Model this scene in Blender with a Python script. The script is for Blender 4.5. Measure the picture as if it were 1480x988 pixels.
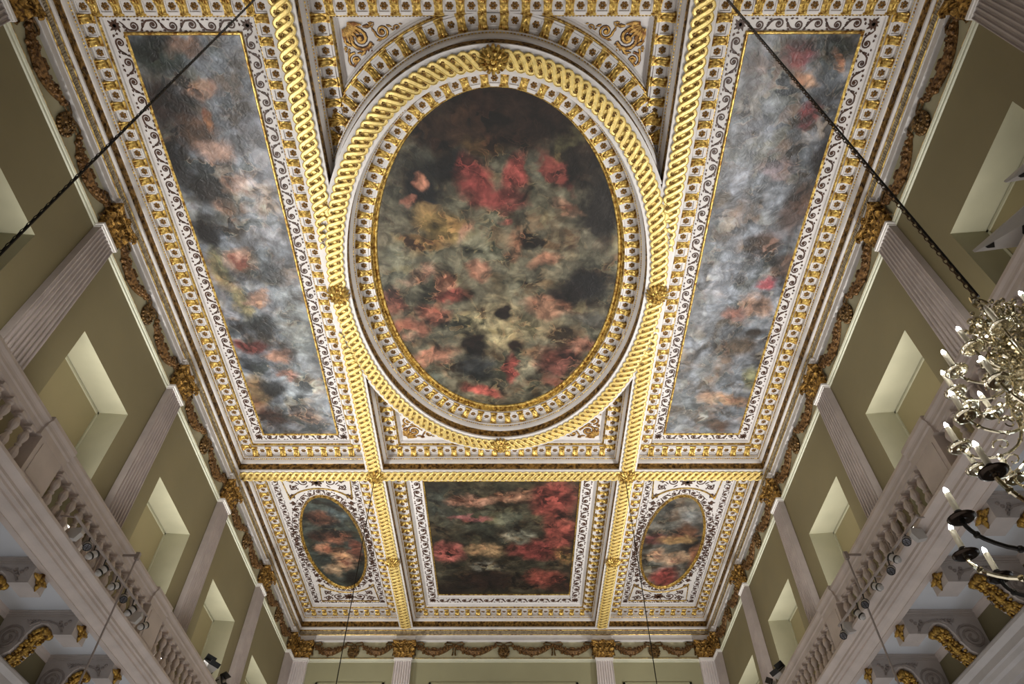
import bpy, math, random
from math import sin, cos, pi, sqrt, atan2, radians, floor
from mathutils import Vector, Matrix
random.seed(7)
SC = bpy.context.scene
COL = SC.collection
for _o in list(bpy.data.objects):
    bpy.data.objects.remove(_o)

# ---------------------------------------------------------------- camera, world, exposure
cam_d = bpy.data.cameras.new('camera'); cam = bpy.data.objects.new('camera', cam_d); COL.objects.link(cam)
cam.location = (0.339, 0, 0)
cam.rotation_euler = (radians(90 + 49.461), 0, radians(0.10))
cam_d.sensor_width = 36.0; cam_d.lens = 36.0 * 1012.5 / 1480.0
cam_d.clip_start = 0.05; cam_d.clip_end = 200
SC.camera = cam
w = bpy.data.worlds.new('world'); SC.world = w; w.use_nodes = True
w.node_tree.nodes['Background'].inputs[0].default_value = (0.9, 0.95, 1, 1)
w.node_tree.nodes['Background'].inputs[1].default_value = 0.0
SC.view_settings.view_transform = 'Standard'; SC.view_settings.look = 'None'
SC.view_settings.gamma = 1.0; SC.view_settings.use_curve_mapping = False
SC.view_settings.exposure = 0.0

def area_light(name, loc, aim, size, sy, power, col=(1, .95, .86), spread=180):
    d = bpy.data.lights.new(name, 'AREA'); d.shape = 'RECTANGLE'; d.size = size; d.size_y = sy
    d.energy = power; d.color = col; d.spread = radians(spread)
    o = bpy.data.objects.new(name, d); COL.objects.link(o); o.location = loc
    o.rotation_euler = (Vector(aim) - Vector(loc)).to_track_quat('-Z', 'Y').to_euler()
    return o
# uplighters standing on the galleries behind the balustrades (their housings are built below)
UP_Y = (1.2, 6.2, 9.4, 13.65, 17.9, 22.0)
UP_P = (90, 330, 660, 690, 580, 500)
UP_X = 6.75
UPK = 0.27
for s in (-1, 1):
    for y, p in zip(UP_Y, UP_P):
        area_light('uplight_lamp', (s * UP_X, y, 6.50), (s * 3.6, y, 12.9), .30, .9, p * UPK, (1, .97, .92), 125)
# unseen upward fill lights, added in place of light bouncing up from the hall
for y, pw in ((3.0, 130), (12.0, 160), (20.0, 190)):
    area_light('hall_fill', (0, y, -1.2), (0, y, 10), 9, 6, pw, (1, .95, .90), 180)
# daylight from tall windows of the lower storey on both sides
for s in (-1, 1):
    for y in (5.1, 9.4, 13.65, 17.9):
        area_light('window_daylight', (s * 7.1, y, 1.6), (0, y, 6.5), 1.6, 3.2, 26, (.82, .91, 1), 180)

# ---------------------------------------------------------------- materials
def hexc(h):
    v = [int(h[i:i + 2], 16) / 255 for i in (0, 2, 4)]
    return tuple(((c / 12.92) if c <= .04045 else ((c + .055) / 1.055) ** 2.4) for c in v) + (1,)
MATS = {}
def mat(name, col, rough=.6, metal=0., noise=0., nscale=3., bump=0., bscale=30., emit=None, estr=0., spec=.5, trans=0., col2=None):
    if name in MATS: return MATS[name]
    m = bpy.data.materials.new(name); m.use_nodes = True; nt = m.node_tree; N = nt.nodes; L = nt.links
    b = N['Principled BSDF']
    c = hexc(col) if isinstance(col, str) else tuple(col) + (1,)
    b.inputs['Base Color'].default_value = c
    b.inputs['Roughness'].default_value = rough; b.inputs['Metallic'].default_value = metal
    b.inputs['Specular IOR Level'].default_value = spec
    b.inputs['Transmission Weight'].default_value = trans
    tc = N.new('ShaderNodeTexCoord')
    if noise > 0:
        n = N.new('ShaderNodeTexNoise'); n.inputs['Scale'].default_value = nscale; n.inputs['Detail'].default_value = 6
        L.new(tc.outputs['Object'], n.inputs['Vector'])
        mr = N.new('ShaderNodeMapRange'); mr.inputs[1].default_value = .35; mr.inputs[2].default_value = .65
        L.new(n.outputs['Fac'], mr.inputs[0])
        mx = N.new('ShaderNodeMix'); mx.data_type = 'RGBA'
        c2 = hexc(col2) if col2 else tuple(x * (1 - noise) for x in c[:3]) + (1,)
        mx.inputs[6].default_value = c; mx.inputs[7].default_value = c2
        L.new(mr.outputs[0], mx.inputs[0]); L.new(mx.outputs[2], b.inputs['Base Color'])
    if bump > 0:
        n2 = N.new('ShaderNodeTexNoise'); n2.inputs['Scale'].default_value = bscale; n2.inputs['Detail'].default_value = 4
        L.new(tc.outputs['Object'], n2.inputs['Vector'])
        bp = N.new('ShaderNodeBump'); bp.inputs['Strength'].default_value = bump; bp.inputs['Distance'].default_value = .02
        L.new(n2.outputs['Fac'], bp.inputs['Height']); L.new(bp.outputs[0], b.inputs['Normal'])
    if emit:
        b.inputs['Emission Color'].default_value = hexc(emit) if isinstance(emit, str) else tuple(emit) + (1,)
        b.inputs['Emission Strength'].default_value = estr
    MATS[name] = m
    return m
M_WHITE = mat('ceiling_white', (.68, .65, .635), .55, noise=.10, nscale=2.5)
M_GOLD = mat('gilding', (.86, .62, .18), .36, .72, noise=.5, nscale=13, bump=.4, bscale=42, col2='7a5018')
M_GUIL = mat('bright_gilding', (.93, .72, .27), .40, .55, noise=.22, nscale=14, bump=.25, bscale=60)
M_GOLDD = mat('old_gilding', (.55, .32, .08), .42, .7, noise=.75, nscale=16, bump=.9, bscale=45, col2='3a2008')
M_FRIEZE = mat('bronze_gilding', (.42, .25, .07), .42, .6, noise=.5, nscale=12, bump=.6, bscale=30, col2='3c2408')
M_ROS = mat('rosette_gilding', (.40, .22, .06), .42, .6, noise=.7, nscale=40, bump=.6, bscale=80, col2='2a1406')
M_SCROLL = mat('scroll_paint', (.052, .026, .018), .5, noise=.5, nscale=8, col2='4a2a14')
M_SPG = mat('spandrel_gilding', (.62, .38, .10), .4, .5, noise=.5, nscale=12, bump=.5, bscale=50, col2='6a3c12')
M_WALL = mat('khaki_wall', (.205, .172, .088), .62, noise=.10, nscale=.8)
M_END = mat('end_wall_paint', (.36, .345, .21), .62, noise=.08, nscale=.8)
M_FRZ = mat('frieze_paint', (.47, .44, .29), .6, noise=.15, nscale=2)
M_ASTR = mat('astragal_paint', (.60, .60, .47), .5, noise=.1, nscale=2)
M_REVEAL = mat('reveal_paint', (.45, .43, .30), .6, noise=.12, nscale=1.4)
M_BLIND = mat('window_blind', (.30, .25, .13), .65, noise=.08, nscale=.7)
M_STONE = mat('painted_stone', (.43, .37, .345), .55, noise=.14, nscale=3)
M_STONE2 = mat('balustrade_stone', (.70, .61, .56), .55, noise=.12, nscale=3)
M_SOFFIT = mat('gallery_soffit', (.74, .77, .82), .6, noise=.06, nscale=1)
M_CARVE_SHADE = mat('carving_shade_stone', (.40, .34, .31), .6, noise=.2, nscale=9, bump=.6, bscale=30)  # bracket relief, stone darkened to paint in the shade around the carving
M_FLOOR = mat('floor_boards', (.22, .13, .07), .5, noise=.3, nscale=2)
M_IRON = mat('black_iron', (.02, .018, .016), .4, .6, noise=.3, nscale=30)
M_BRASS = mat('polished_brass', (.86, .80, .62), .14, 1., noise=.15, nscale=20)
M_DBRASS = mat('dark_plate', (.03, .02, .014), .25, .8, noise=.2, nscale=20)
M_CANDLE = mat('candle_sleeve', (.95, .88, .68), .5, noise=.04, nscale=10)
M_BULB = mat('lit_bulb', (1, 1, 1), .3, noise=.01, nscale=10, emit=(1, .97, .93), estr=90)
M_GLASS = mat('clear_bulb', (.95, .97, 1), .05, noise=.01, nscale=10, trans=.9)
M_WHITEM = mat('white_enamel', (.62, .60, .58), .35, noise=.06, nscale=9)
M_BLACK = mat('black_enamel', (.012, .012, .012), .35, noise=.2, nscale=9)
M_FACE = mat('silver_grille', (.30, .30, .34), .3, .6, noise=.3, nscale=60)
M_LAMP = mat('uplight_lens', (1, 1, 1), .3, noise=.01, nscale=9, emit=(1, .95, .87), estr=1)

def painting_mat(name, base, blobs, gloss=.34, warp=.22):
    m = bpy.data.materials.new(name); m.use_nodes = True; nt = m.node_tree; N = nt.nodes; L = nt.links
    b = N['Principled BSDF']; tc = N.new('ShaderNodeTexCoord')
    def noise(scale, det, dist=0.):
        n = N.new('ShaderNodeTexNoise'); n.inputs['Scale'].default_value = scale
        n.inputs['Detail'].default_value = det; n.inputs['Distortion'].default_value = dist
        L.new(tc.outputs['Object'], n.inputs['Vector']); return n
    def vmath(op, a, bb):
        v = N.new('ShaderNodeVectorMath'); v.operation = op
        for i, x in enumerate((a, bb)):
            if hasattr(x, 'links'): L.new(x, v.inputs[i])
            elif op == 'SCALE' and i == 1: v.inputs['Scale'].default_value = x
            else: v.inputs[i].default_value = x
        return v.outputs[0]
    w1 = vmath('SCALE', vmath('SUBTRACT', noise(1.3, 3).outputs['Color'], (.5, .5, .5)), warp * 3.2)
    w2 = vmath('SCALE', vmath('SUBTRACT', noise(4.0, 5, .4).outputs['Color'], (.5, .5, .5)), warp * 1.5)
    pos = vmath('ADD', vmath('ADD', tc.outputs['Object'], w1), w2)
    flat = vmath('MULTIPLY', pos, (1, 1, 0))
    col = None
    n0 = noise(1.6, 7, .8)
    mr0 = N.new('ShaderNodeMapRange'); mr0.inputs[1].default_value = .3; mr0.inputs[2].default_value = .7; L.new(n0.outputs['Fac'], mr0.inputs[0])
    mx0 = N.new('ShaderNodeMix'); mx0.data_type = 'RGBA'; c = hexc(base)
    mx0.inputs[6].default_value = tuple(x * .55 for x in c[:3]) + (1,); mx0.inputs[7].default_value = tuple(x * 1.35 for x in c[:3]) + (1,)
    L.new(mr0.outputs[0], mx0.inputs[0]); col = mx0.outputs[2]
    for (x, y, rx, ry, rot, hc) in blobs:
        mp = N.new('ShaderNodeMapping'); mp.vector_type = 'TEXTURE'
        mp.inputs['Location'].default_value = (x, y, 0); mp.inputs['Rotation'].default_value = (0, 0, radians(rot))
        mp.inputs['Scale'].default_value = (max(rx, .05), max(ry, .05), 1)
        L.new(flat, mp.inputs['Vector'])
        ln = N.new('ShaderNodeVectorMath'); ln.operation = 'LENGTH'; L.new(mp.outputs[0], ln.inputs[0])
        mr = N.new('ShaderNodeMapRange'); mr.interpolation_type = 'SMOOTHSTEP'
        mr.inputs[1].default_value = 1.25; mr.inputs[2].default_value = .45
        L.new(ln.outputs['Value'], mr.inputs[0])
        mx = N.new('ShaderNodeMix'); mx.data_type = 'RGBA'; mx.inputs[7].default_value = hexc(hc)
        L.new(mr.outputs[0], mx.inputs[0]); L.new(col, mx.inputs[6]); col = mx.outputs[2]
    # a second layer of small folds and figures of paint, cells of warped noise
    vo = N.new('ShaderNodeTexVoronoi'); vo.feature = 'SMOOTH_F1'; vo.inputs['Scale'].default_value = 2.3; vo.inputs['Smoothness'].default_value = .35
    w3 = vmath('SCALE', vmath('SUBTRACT', noise(2.4, 4, .8).outputs['Color'], (.5, .5, .5)), 1.1)
    L.new(vmath('ADD', tc.outputs['Object'], w3), vo.inputs['Vector'])
    sx = N.new('ShaderNodeSeparateXYZ'); L.new(vo.outputs['Color'], sx.inputs[0])
    cr = N.new('ShaderNodeValToRGB'); cr.color_ramp.interpolation = 'LINEAR'
    els = [(0.0, '1c1512'), (.2, '4a3826'), (.38, '6c5a44'), (.52, 'a88468'), (.66, 'b9ac90'), (.8, '5c6058'), (1.0, '2c3034')]
    cr.color_ramp.elements[0].color = hexc(els[0][1]); cr.color_ramp.elements[1].color = hexc(els[-1][1])
    for ps, hc in els[1:-1]:
        e = cr.color_ramp.elements.new(ps); e.color = hexc(hc)
    L.new(sx.outputs[0], cr.inputs[0])
    nm = noise(1.9, 6, .5); mm = N.new('ShaderNodeMapRange'); mm.inputs[1].default_value = .42; mm.inputs[2].default_value = .62; mm.inputs[3].default_value = .30; mm.inputs[4].default_value = 1.0
    L.new(nm.outputs['Fac'], mm.inputs[0])
    m2 = N.new('ShaderNodeMix'); m2.data_type = 'RGBA'; m2.blend_type = 'OVERLAY'; L.new(mm.outputs[0], m2.inputs[0]); L.new(col, m2.inputs[6]); L.new(cr.outputs[0], m2.inputs[7])
    md = N.new('ShaderNodeMapRange'); md.inputs[1].default_value = .05; md.inputs[2].default_value = .55; md.inputs[3].default_value = 1.22; md.inputs[4].default_value = .62
    L.new(vo.outputs['Distance'], md.inputs[0])
    s2 = N.new('ShaderNodeVectorMath'); s2.operation = 'SCALE'; L.new(m2.outputs[2], s2.inputs[0]); L.new(md.outputs[0], s2.inputs['Scale']); col = s2.outputs[0]
    # brushwork: light and dark strokes of the paint itself
    nb = noise(3.0, 7, .7)
    mr = N.new('ShaderNodeMapRange'); mr.inputs[1].default_value = .36; mr.inputs[2].default_value = .64
    mr.inputs[3].default_value = .58; mr.inputs[4].default_value = 1.5
    L.new(nb.outputs['Fac'], mr.inputs[0])
    sc = N.new('ShaderNodeVectorMath'); sc.operation = 'SCALE'; L.new(col, sc.inputs[0]); L.new(mr.outputs[0], sc.inputs['Scale'])
    hs = N.new('ShaderNodeHueSaturation'); hs.inputs['Saturation'].default_value = .84; L.new(sc.outputs[0], hs.inputs['Color'])
    L.new(hs.outputs[0], b.inputs['Base Color'])
    b.inputs['Roughness'].default_value = .7
    b.inputs['Specular IOR Level'].default_value = .3
    b.inputs['Coat Weight'].default_value = gloss; b.inputs['Coat Roughness'].default_value = .33
    nn = noise(7, 7, 1.5); bp = N.new('ShaderNodeBump'); bp.inputs['Strength'].default_value = .5; bp.inputs['Distance'].default_value = .02
    L.new(nn.outputs['Fac'], bp.inputs['Height']); L.new(bp.outputs[0], b.inputs['Coat Normal']); L.new(bp.outputs[0], b.inputs['Normal'])
    return m

# ---------------------------------------------------------------- mesh building helpers
class MB:
    def __init__(s): s.v = []; s.f = []; s.m = []; s.mi = 0
    def face(s, idx): s.f.append(tuple(idx)); s.m.append(s.mi)
    def add(s, vs, fs):
        o = len(s.v); s.v.extend(vs)
        for f in fs: s.face([i + o for i in f])
    def box(s, x0, x1, y0, y1, z0, z1):
        s.add([(x0, y0, z0), (x1, y0, z0), (x1, y1, z0), (x0, y1, z0), (x0, y0, z1), (x1, y0, z1), (x1, y1, z1), (x0, y1, z1)],
              [(0, 3, 2, 1), (4, 5, 6, 7), (0, 1, 5, 4), (1, 2, 6, 5), (2, 3, 7, 6), (3, 0, 4, 7)])
    def prism(s, poly, y0, y1, ax='y'):
        n = len(poly)
        def P(a, b, c): return (a, c, b) if ax == 'y' else ((c, a, b) if ax == 'x' else (a, b, c))
        s.add([P(a, b, y0) for a, b in poly] + [P(a, b, y1) for a, b in poly],
              [tuple(range(n)), tuple(range(2 * n - 1, n - 1, -1))] + [(i, i + n, (i + 1) % n + n, (i + 1) % n) for i in range(n)])
    def lathe(s, prof, c=(0, 0, 0), n=12, axis='z'):
        vs = []
        for r, z in prof:
            for k in range(n):
                a = 2 * pi * k / n
                p = (r * cos(a), r * sin(a), z)
                if axis == 'x': p = (p[2], p[0], p[1])
                if axis == 'y': p = (p[0], p[2], p[1])
                vs.append((p[0] + c[0], p[1] + c[1], p[2] + c[2]))
        fs = [(i * n + k, i * n + (k + 1) % n, (i + 1) * n + (k + 1) % n, (i + 1) * n + k) for i in range(len(prof) - 1) for k in range(n)]
        s.add(vs, fs)
    def tube(s, pts, r, n=6, closed=False):
        m = len(pts); P = [Vector(p) for p in pts]; vs = []
        R = r if isinstance(r, (list, tuple)) else [r] * m
        up = None
        for i in range(m):
            if closed: t = P[(i + 1) % m] - P[i - 1]
            else: t = P[min(i + 1, m - 1)] - P[max(i - 1, 0)]
            t.normalize()
            if up is None:
                up = Vector((0, 0, 1)) if abs(t.z) < .9 else Vector((1, 0, 0))
            a = t.cross(up)
            if a.length < 1e-4: a = t.cross(Vector((0, 1, 0)))
            a.normalize(); bb = a.cross(t).normalized(); up = bb
            for k in range(n):
                q = P[i] + a * R[i] * cos(2 * pi * k / n) + bb * R[i] * sin(2 * pi * k / n); vs.append(tuple(q))
        rng = m if closed else m - 1
        fs = [(i * n + k, i * n + (k + 1) % n, ((i + 1) % m) * n + (k + 1) % n, ((i + 1) % m) * n + k) for i in range(rng) for k in range(n)]
        if not closed: fs += [tuple(range(n - 1, -1, -1)), tuple((m - 1) * n + k for k in range(n))]
        s.add(vs, fs)
    def ball(s, c, r, n=6, sq=(1, 1, 1)):
        prof = [(max(1e-4, sin(pi * i / (n // 2 + 1))), -cos(pi * i / (n // 2 + 1))) for i in range(n // 2 + 2)]
        vs = []
        for rr, z in prof:
            for k in range(n):
                a = 2 * pi * k / n; vs.append((c[0] + r * sq[0] * rr * cos(a), c[1] + r * sq[1] * rr * sin(a), c[2] + r * sq[2] * z))
        s.add(vs, [(i * n + k, i * n + (k + 1) % n, (i + 1) * n + (k + 1) % n, (i + 1) * n + k) for i in range(len(prof) - 1) for k in range(n)])
    def ribbon(s, pts, wid, fn, th=.01):
        """flat strip in the (a,b) surface coordinates of fn(a,b,t) -> xyz; raised by th"""
        m = len(pts)
        if m < 2: return
        vs = []
        for i in range(m):
            x0, y0 = pts[max(i - 1, 0)]; x1, y1 = pts[min(i + 1, m - 1)]
            dx, dy = x1 - x0, y1 - y0; l = sqrt(dx * dx + dy * dy) or 1
            nx, ny = -dy / l, dx / l
            w_ = (wid[i] if isinstance(wid, (list, tuple)) else wid) / 2
            x, y = pts[i]
            vs += [fn(x + nx * w_, y + ny * w_, 0), fn(x + nx * w_ * .72, y + ny * w_ * .72, th), fn(x - nx * w_ * .72, y - ny * w_ * .72, th), fn(x - nx * w_, y - ny * w_, 0)]
        fs = []
        for i in range(m - 1):
            for k in range(3): fs.append((i * 4 + k, i * 4 + k + 1, i * 4 + k + 5, i * 4 + k + 4))
        s.add(vs, fs)
    def disc(s, c, r, fn, th=.01, n=8):
        vs = [fn(c[0] + r * cos(2 * pi * k / n), c[1] + r * sin(2 * pi * k / n), 0) for k in range(n)] + [fn(c[0] + r * .7 * cos(2 * pi * k / n), c[1] + r * .7 * sin(2 * pi * k / n), th) for k in range(n)]
        s.add(vs, [(k, (k + 1) % n, n + (k + 1) % n, n + k) for k in range(n)] + [tuple(range(n, 2 * n))])
    def build(s, name, mats, parent=None, smooth=False, loc=None):
        me = bpy.data.meshes.new(name)
        me.from_pydata(s.v, [], s.f)
        if not isinstance(mats, (list, tuple)): mats = [mats]
        for m_ in mats: me.materials.append(m_)
        if len(mats) > 1: me.polygons.foreach_set('material_index', s.m)
        if smooth: me.polygons.foreach_set('use_smooth', [True] * len(s.f))
        me.update()
        return link(name, me, parent, loc)
def wloc(o):
    v = Vector((0, 0, 0))
    while o: v += o.location; o = o.parent
    return v
def link(name, me, parent=None, loc=None, rot=None):
    """world-built meshes sit at world origin; loc given -> local mesh placed there (world coordinates)"""
    o = bpy.data.objects.new(name, me); COL.objects.link(o)
    if parent: o.parent = parent
    target = Vector(loc) if loc is not None else Vector((0, 0, 0))
    o.location = target - (wloc(parent) if parent else Vector((0, 0, 0)))
    if rot: o.rotation_euler = rot
    return o
def tag(o, label=None, cat=None, group=None, kind=None):
    if label: o['label'] = label
    if cat: o['category'] = cat
    if group: o['group'] = group
    if kind: o['kind'] = kind
    return o
def thing(name, label, cat, loc=(0, 0, 0), group=None, kind=None):
    o = bpy.data.objects.new(name, None); COL.objects.link(o); o.location = loc; o.empty_display_size = .1
    return tag(o, label, cat, group, kind)
def copy_tree(o, parent=None):
    c = o.copy(); COL.objects.link(c)
    if parent: c.parent = parent
    for ch in [x for x in o.children]: copy_tree(ch, c)
    return c

H = 12.75          # level of the beam undersides (camera height = 0, floor = -1.6)
HP = .72           # panels lie this far above the beams
ZP = H + HP
FLOOR = -1.6
XW, YW = 7.62, 24.86
BX0, BX1 = 3.352, 3.844
YN, YT0, YT1, YE = 3.27, 15.70, 16.166, 24.72
YNB = 2.78
XS = 7.455
KW, KE = .77, .84      # the cornices on the wall sides project less
YS = -5.6
EC = 9.43; EA0, EB0, EA1, EB1 = 3.32, 4.889, 3.85, 5.42
SIDE = {-1: 'left', 1: 'right'}
ORD = ['first', 'second', 'third', 'fourth', 'fifth', 'sixth', 'seventh', 'eighth', 'ninth', 'tenth', 'eleventh', 'twelfth', 'thirteenth', 'fourteenth', 'fifteenth', 'sixteenth', 'seventeenth']

# ---------------------------------------------------------------- room shell
PY = [24.33 - 4.27 * i + (0 if i else 0) for i in range(8)]
PY = [24.35, 20.05, 15.78, 11.53, 7.25, 2.98, -1.29, -5.4]
WY = [22.22, 17.95, 13.68, 9.42, 5.10, .85, -3.3]       # window centres
WH, WZ0, WZ1, WD = 1.12, 6.1, 10.03, .62
def wall_side(s):
    mb = MB(); X = s * XW; t = s * .9
    ys = sorted([YS - .3, YW + .9] + [y + e for y in WY for e in (-WH, WH)])
    def quad(y0, y1, z0, z1):
        a = [(X, y0, z0), (X, y1, z0), (X, y1, z1), (X, y0, z1)]
        mb.add(a, [(0, 1, 2, 3)])
    quad(ys[0], ys[-1], WZ1, 13.6); quad(ys[0], ys[-1], 5.2, WZ0)
    i = 0
    while i < len(ys) - 1:
        quad(ys[i], ys[i + 1], WZ0, WZ1); i += 2
    # thicker wall of the lower storey
    XL = s * 7.25
    mb.add([(XL, ys[0], FLOOR), (XL, ys[-1], FLOOR), (XL, ys[-1], 5.42), (XL, ys[0], 5.42), (X, ys[0], 5.42), (X, ys[-1], 5.42)], [(0, 1, 2, 3), (3, 2, 5, 4)])
    # outer skin
    mb.add([(X + t, ys[0], FLOOR), (X + t, ys[-1], FLOOR), (X + t, ys[-1], 14.2), (X + t, ys[0], 14.2)], [(0, 1, 2, 3)])
    tag(mb.build('wall_' + SIDE[s], M_WALL), 'khaki painted side wall of the hall, on the ' + SIDE[s], 'wall', kind='structure')
wall_side(-1); wall_side(1)
def end_wall():
    mb = MB(); mb.box(-8.6, 8.6, YW, YW + .5, FLOOR, 14.2)
    mb.mi = 0
    for c, hw in ((0, 2.6), (-5.35, 1.2), (5.35, 1.2)):       # raised panel moulding
        for a in ((c - hw, c + hw, 10.75, 10.83), (c - hw, c - hw + .08, 7, 10.83), (c + hw - .08, c + hw, 7, 10.83)):
            mb.box(a[0], a[1], YW - .03, YW + .01, a[2], a[3])
    tag(mb.build('wall_end', M_END), 'pale olive end wall below the garland frieze', 'wall', kind='structure')
    mb = MB(); mb.box(-8.6, 8.6, YS - .8, YS - .3, FLOOR, 14.2)
    tag(mb.build('wall_near', M_WALL), 'wall behind the viewer', 'wall', kind='structure')
    mb = MB(); mb.box(-8.6, 8.6, YS - .8, YW + .5, FLOOR - .2, FLOOR)
    tag(mb.build('floor', M_FLOOR), 'wooden floor of the hall', 'floor', kind='structure')
    mb = MB(); mb.box(-8.6, 8.6, YS - .8, YW + .5, ZP, 14.0)
    tag(mb.build('ceiling', M_WHITE), 'white flat ground of the coffered ceiling', 'ceiling', kind='structure')
end_wall()
n = 0
for s in (-1, 1):
    for y in WY:
        n += 1
        X = s * XW; XB = s * (XW + WD)
        t = thing('window_%d' % n, 'deep blind window recess with pale sloping soffit, %s from the end wall on the %s' % (ORD[WY.index(y)], SIDE[s]), 'window', (X, y, WZ0), kind='structure')
        mb = MB(); y0, y1 = y - WH, y + WH
        mb.add([(X, y0, WZ1), (XB, y0 + .04, WZ1 + .02), (XB, y1 - .04, WZ1 + .02), (X, y1, WZ1), (X, y0, WZ0), (XB, y0 + .04, WZ0), (XB, y1 - .04, WZ0), (X, y1, WZ0)],
               [(0, 1, 2, 3), (4, 5, 1, 0), (7, 3, 2, 6), (4, 7, 6, 5)])
        mb.build('reveal', M_REVEAL, t)
        mb = MB(); q = s * (XW + WD - .01)
        mb.add([(q, y0 + .03, WZ0), (q, y1 - .03, WZ0), (q, y1 - .03, WZ1), (q, y0 + .03, WZ1)], [(0, 1, 2, 3)])
        mb.build('blind', M_BLIND, t)
        mb = MB()
        for a, b_ in ((y0 + .04, y0 + .085), (y1 - .085, y1 - .04)): mb.box(min(q, q - s * .03), max(q, q - s * .03), a, b_, WZ0, WZ1)
        mb.box(min(q, q - s * .03), max(q, q - s * .03), y0 + .04, y1 - .04, WZ1 - .045, WZ1)
        mb.build('frame_strip', M_REVEAL, t)

# ---------------------------------------------------------------- ceiling mouldings
class Line:
    """straight run from p to q; n = inward normal; k = how far the cornice projects, kp/kn of the neighbours"""
    def __init__(s, p, q, nrm, k=1., kp=1., kn=1.):
        s.p, s.q, s.n = p, q, nrm; s.L = sqrt((q[0] - p[0]) ** 2 + (q[1] - p[1]) ** 2); s.closed = False; s.k, s.kp, s.kn = k, kp, kn
    def at(s, t, d=0.):
        u = t / s.L; d = d * s.k if d > 0 else d
        return (s.p[0] + (s.q[0] - s.p[0]) * u + s.n[0] * d, s.p[1] + (s.q[1] - s.p[1]) * u + s.n[1] * d, s.n[0], s.n[1])
class Ell:
    """ellipse by arc length; inward = +1 normal towards the centre, -1 outwards"""
    def __init__(s, c, a, b, sg=1, N=720):
        s.c, s.a, s.b, s.sg = c, a, b, sg; s.closed = True
        s.th = [2 * pi * i / N for i in range(N + 1)]; s.cum = [0]
        for i in range(N):
            x0, y0 = a * sin(s.th[i]), b * cos(s.th[i]); x1, y1 = a * sin(s.th[i + 1]), b * cos(s.th[i + 1])
            s.cum.append(s.cum[-1] + sqrt((x1 - x0) ** 2 + (y1 - y0) ** 2))
        s.L = s.cum[-1]; s.N = N
    def at(s, t, d=0.):
        t = t % s.L; lo, hi = 0, s.N
        while hi - lo > 1:
            m_ = (lo + hi) // 2
            if s.cum[m_] <= t: lo = m_
            else: hi = m_
        k = (t - s.cum[lo]) / (s.cum[hi] - s.cum[lo]); th = s.th[lo] + (s.th[hi] - s.th[lo]) * k
        x, y = s.a * sin(th), s.b * cos(th); nx, ny = -sin(th) / s.a, -cos(th) / s.b
        l = sqrt(nx * nx + ny * ny); nx, ny = s.sg * nx / l, s.sg * ny / l
        return (s.c[0] + x + nx * d, s.c[1] + y + ny * d, nx, ny)
def rect_lines(x0, x1, y0, y1, ks=(1, 1, 1, 1)):
    """ks: cornice projection at near, right, far, left side"""
    c = [(x0, y0), (x1, y0), (x1, y1), (x0, y1)]; nn = [(0, 1), (-1, 0), (0, -1), (1, 0)]
    return [Line(c[i], c[(i + 1) % 4], nn[i], ks[i], ks[i - 1], ks[(i + 1) % 4]) for i in range(4)]
def sweep(mb, runs, prof, keep=None, step=None, dz=0.):
    for r in runs:
        if r.closed:
            n_ = int(r.L / .16); 
            rows = []
            for i in range(n_):
                rows.append([(lambda p: (p[0], p[1], H + z + dz))(r.at(r.L * i / n_, d)) for d, z in prof])
            o = len(mb.v); m = len(prof)
            for row in rows: mb.v.extend(row)
            for i in range(n_):
                j = (i + 1) % n_
                c = rows[i][0]
                if keep and not keep(rows[i][m // 2][0], rows[i][m // 2][1]): continue
                for k in range(m - 1): mb.face((o + i * m + k, o + i * m + k + 1, o + j * m + k + 1, o + j * m + k))
        else:
            n_ = max(1, int(r.L / step)) if step else 1
            m = len(prof); rows = []
            for i in range(n_ + 1):
                row = []
                for d, z in prof:
                    da, db = (d * r.kp, d * r.kn) if d > 0 else (d, d); t = da + (r.L - da - db) * i / n_     # mitred ends
                    p = r.at(t, d); row.append((p[0], p[1], H + z + dz))
                rows.append(row)
            o = len(mb.v)
            for row in rows: mb.v.extend(row)
            for i in range(n_):
                cx = (rows[i][m // 2][0] + rows[i + 1][m // 2][0]) / 2; cy = (rows[i][m // 2][1] + rows[i + 1][m // 2][1]) / 2
                if keep and not keep(cx, cy): continue
                for k in range(m - 1): mb.face((o + i * m + k, o + i * m + k + 1, o + (i + 1) * m + k + 1, o + (i + 1) * m + k))
def beads(mb, runs, d, z, pitch, sx, sz, keep=None, out=.012):
    """row of little pyramids, base on the moulding, apex pointing down and inwards"""
    for r in runs:
        L = r.L - (0 if r.closed else d * (r.kp + r.kn)); n_ = int(L / pitch)
        for i in range(n_):
            t = (0 if r.closed else d * r.kp) + L * (i + .5) / n_
            x, y, nx, ny = r.at(t, d)
            if keep and not keep(x, y): continue
            tx, ty = ny, -nx; h_ = sx / 2
            a = (x - tx * h_, y - ty * h_, z + sz / 2); b_ = (x + tx * h_, y + ty * h_, z + sz / 2)
            c = (x + tx * h_, y + ty * h_, z - sz / 2); e = (x - tx * h_, y - ty * h_, z - sz / 2)
            f = (x + nx * out - tx * h_ * .4, y + ny * out - ty * h_ * .4, z - .004); g = (x + nx * out + tx * h_ * .4, y + ny * out + ty * h_ * .4, z - .004)
            mb.add([a, b_, c, e, f, g], [(0, 1, 5, 4), (3, 4, 5, 2), (0, 4, 3), (1, 2, 5)])
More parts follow.
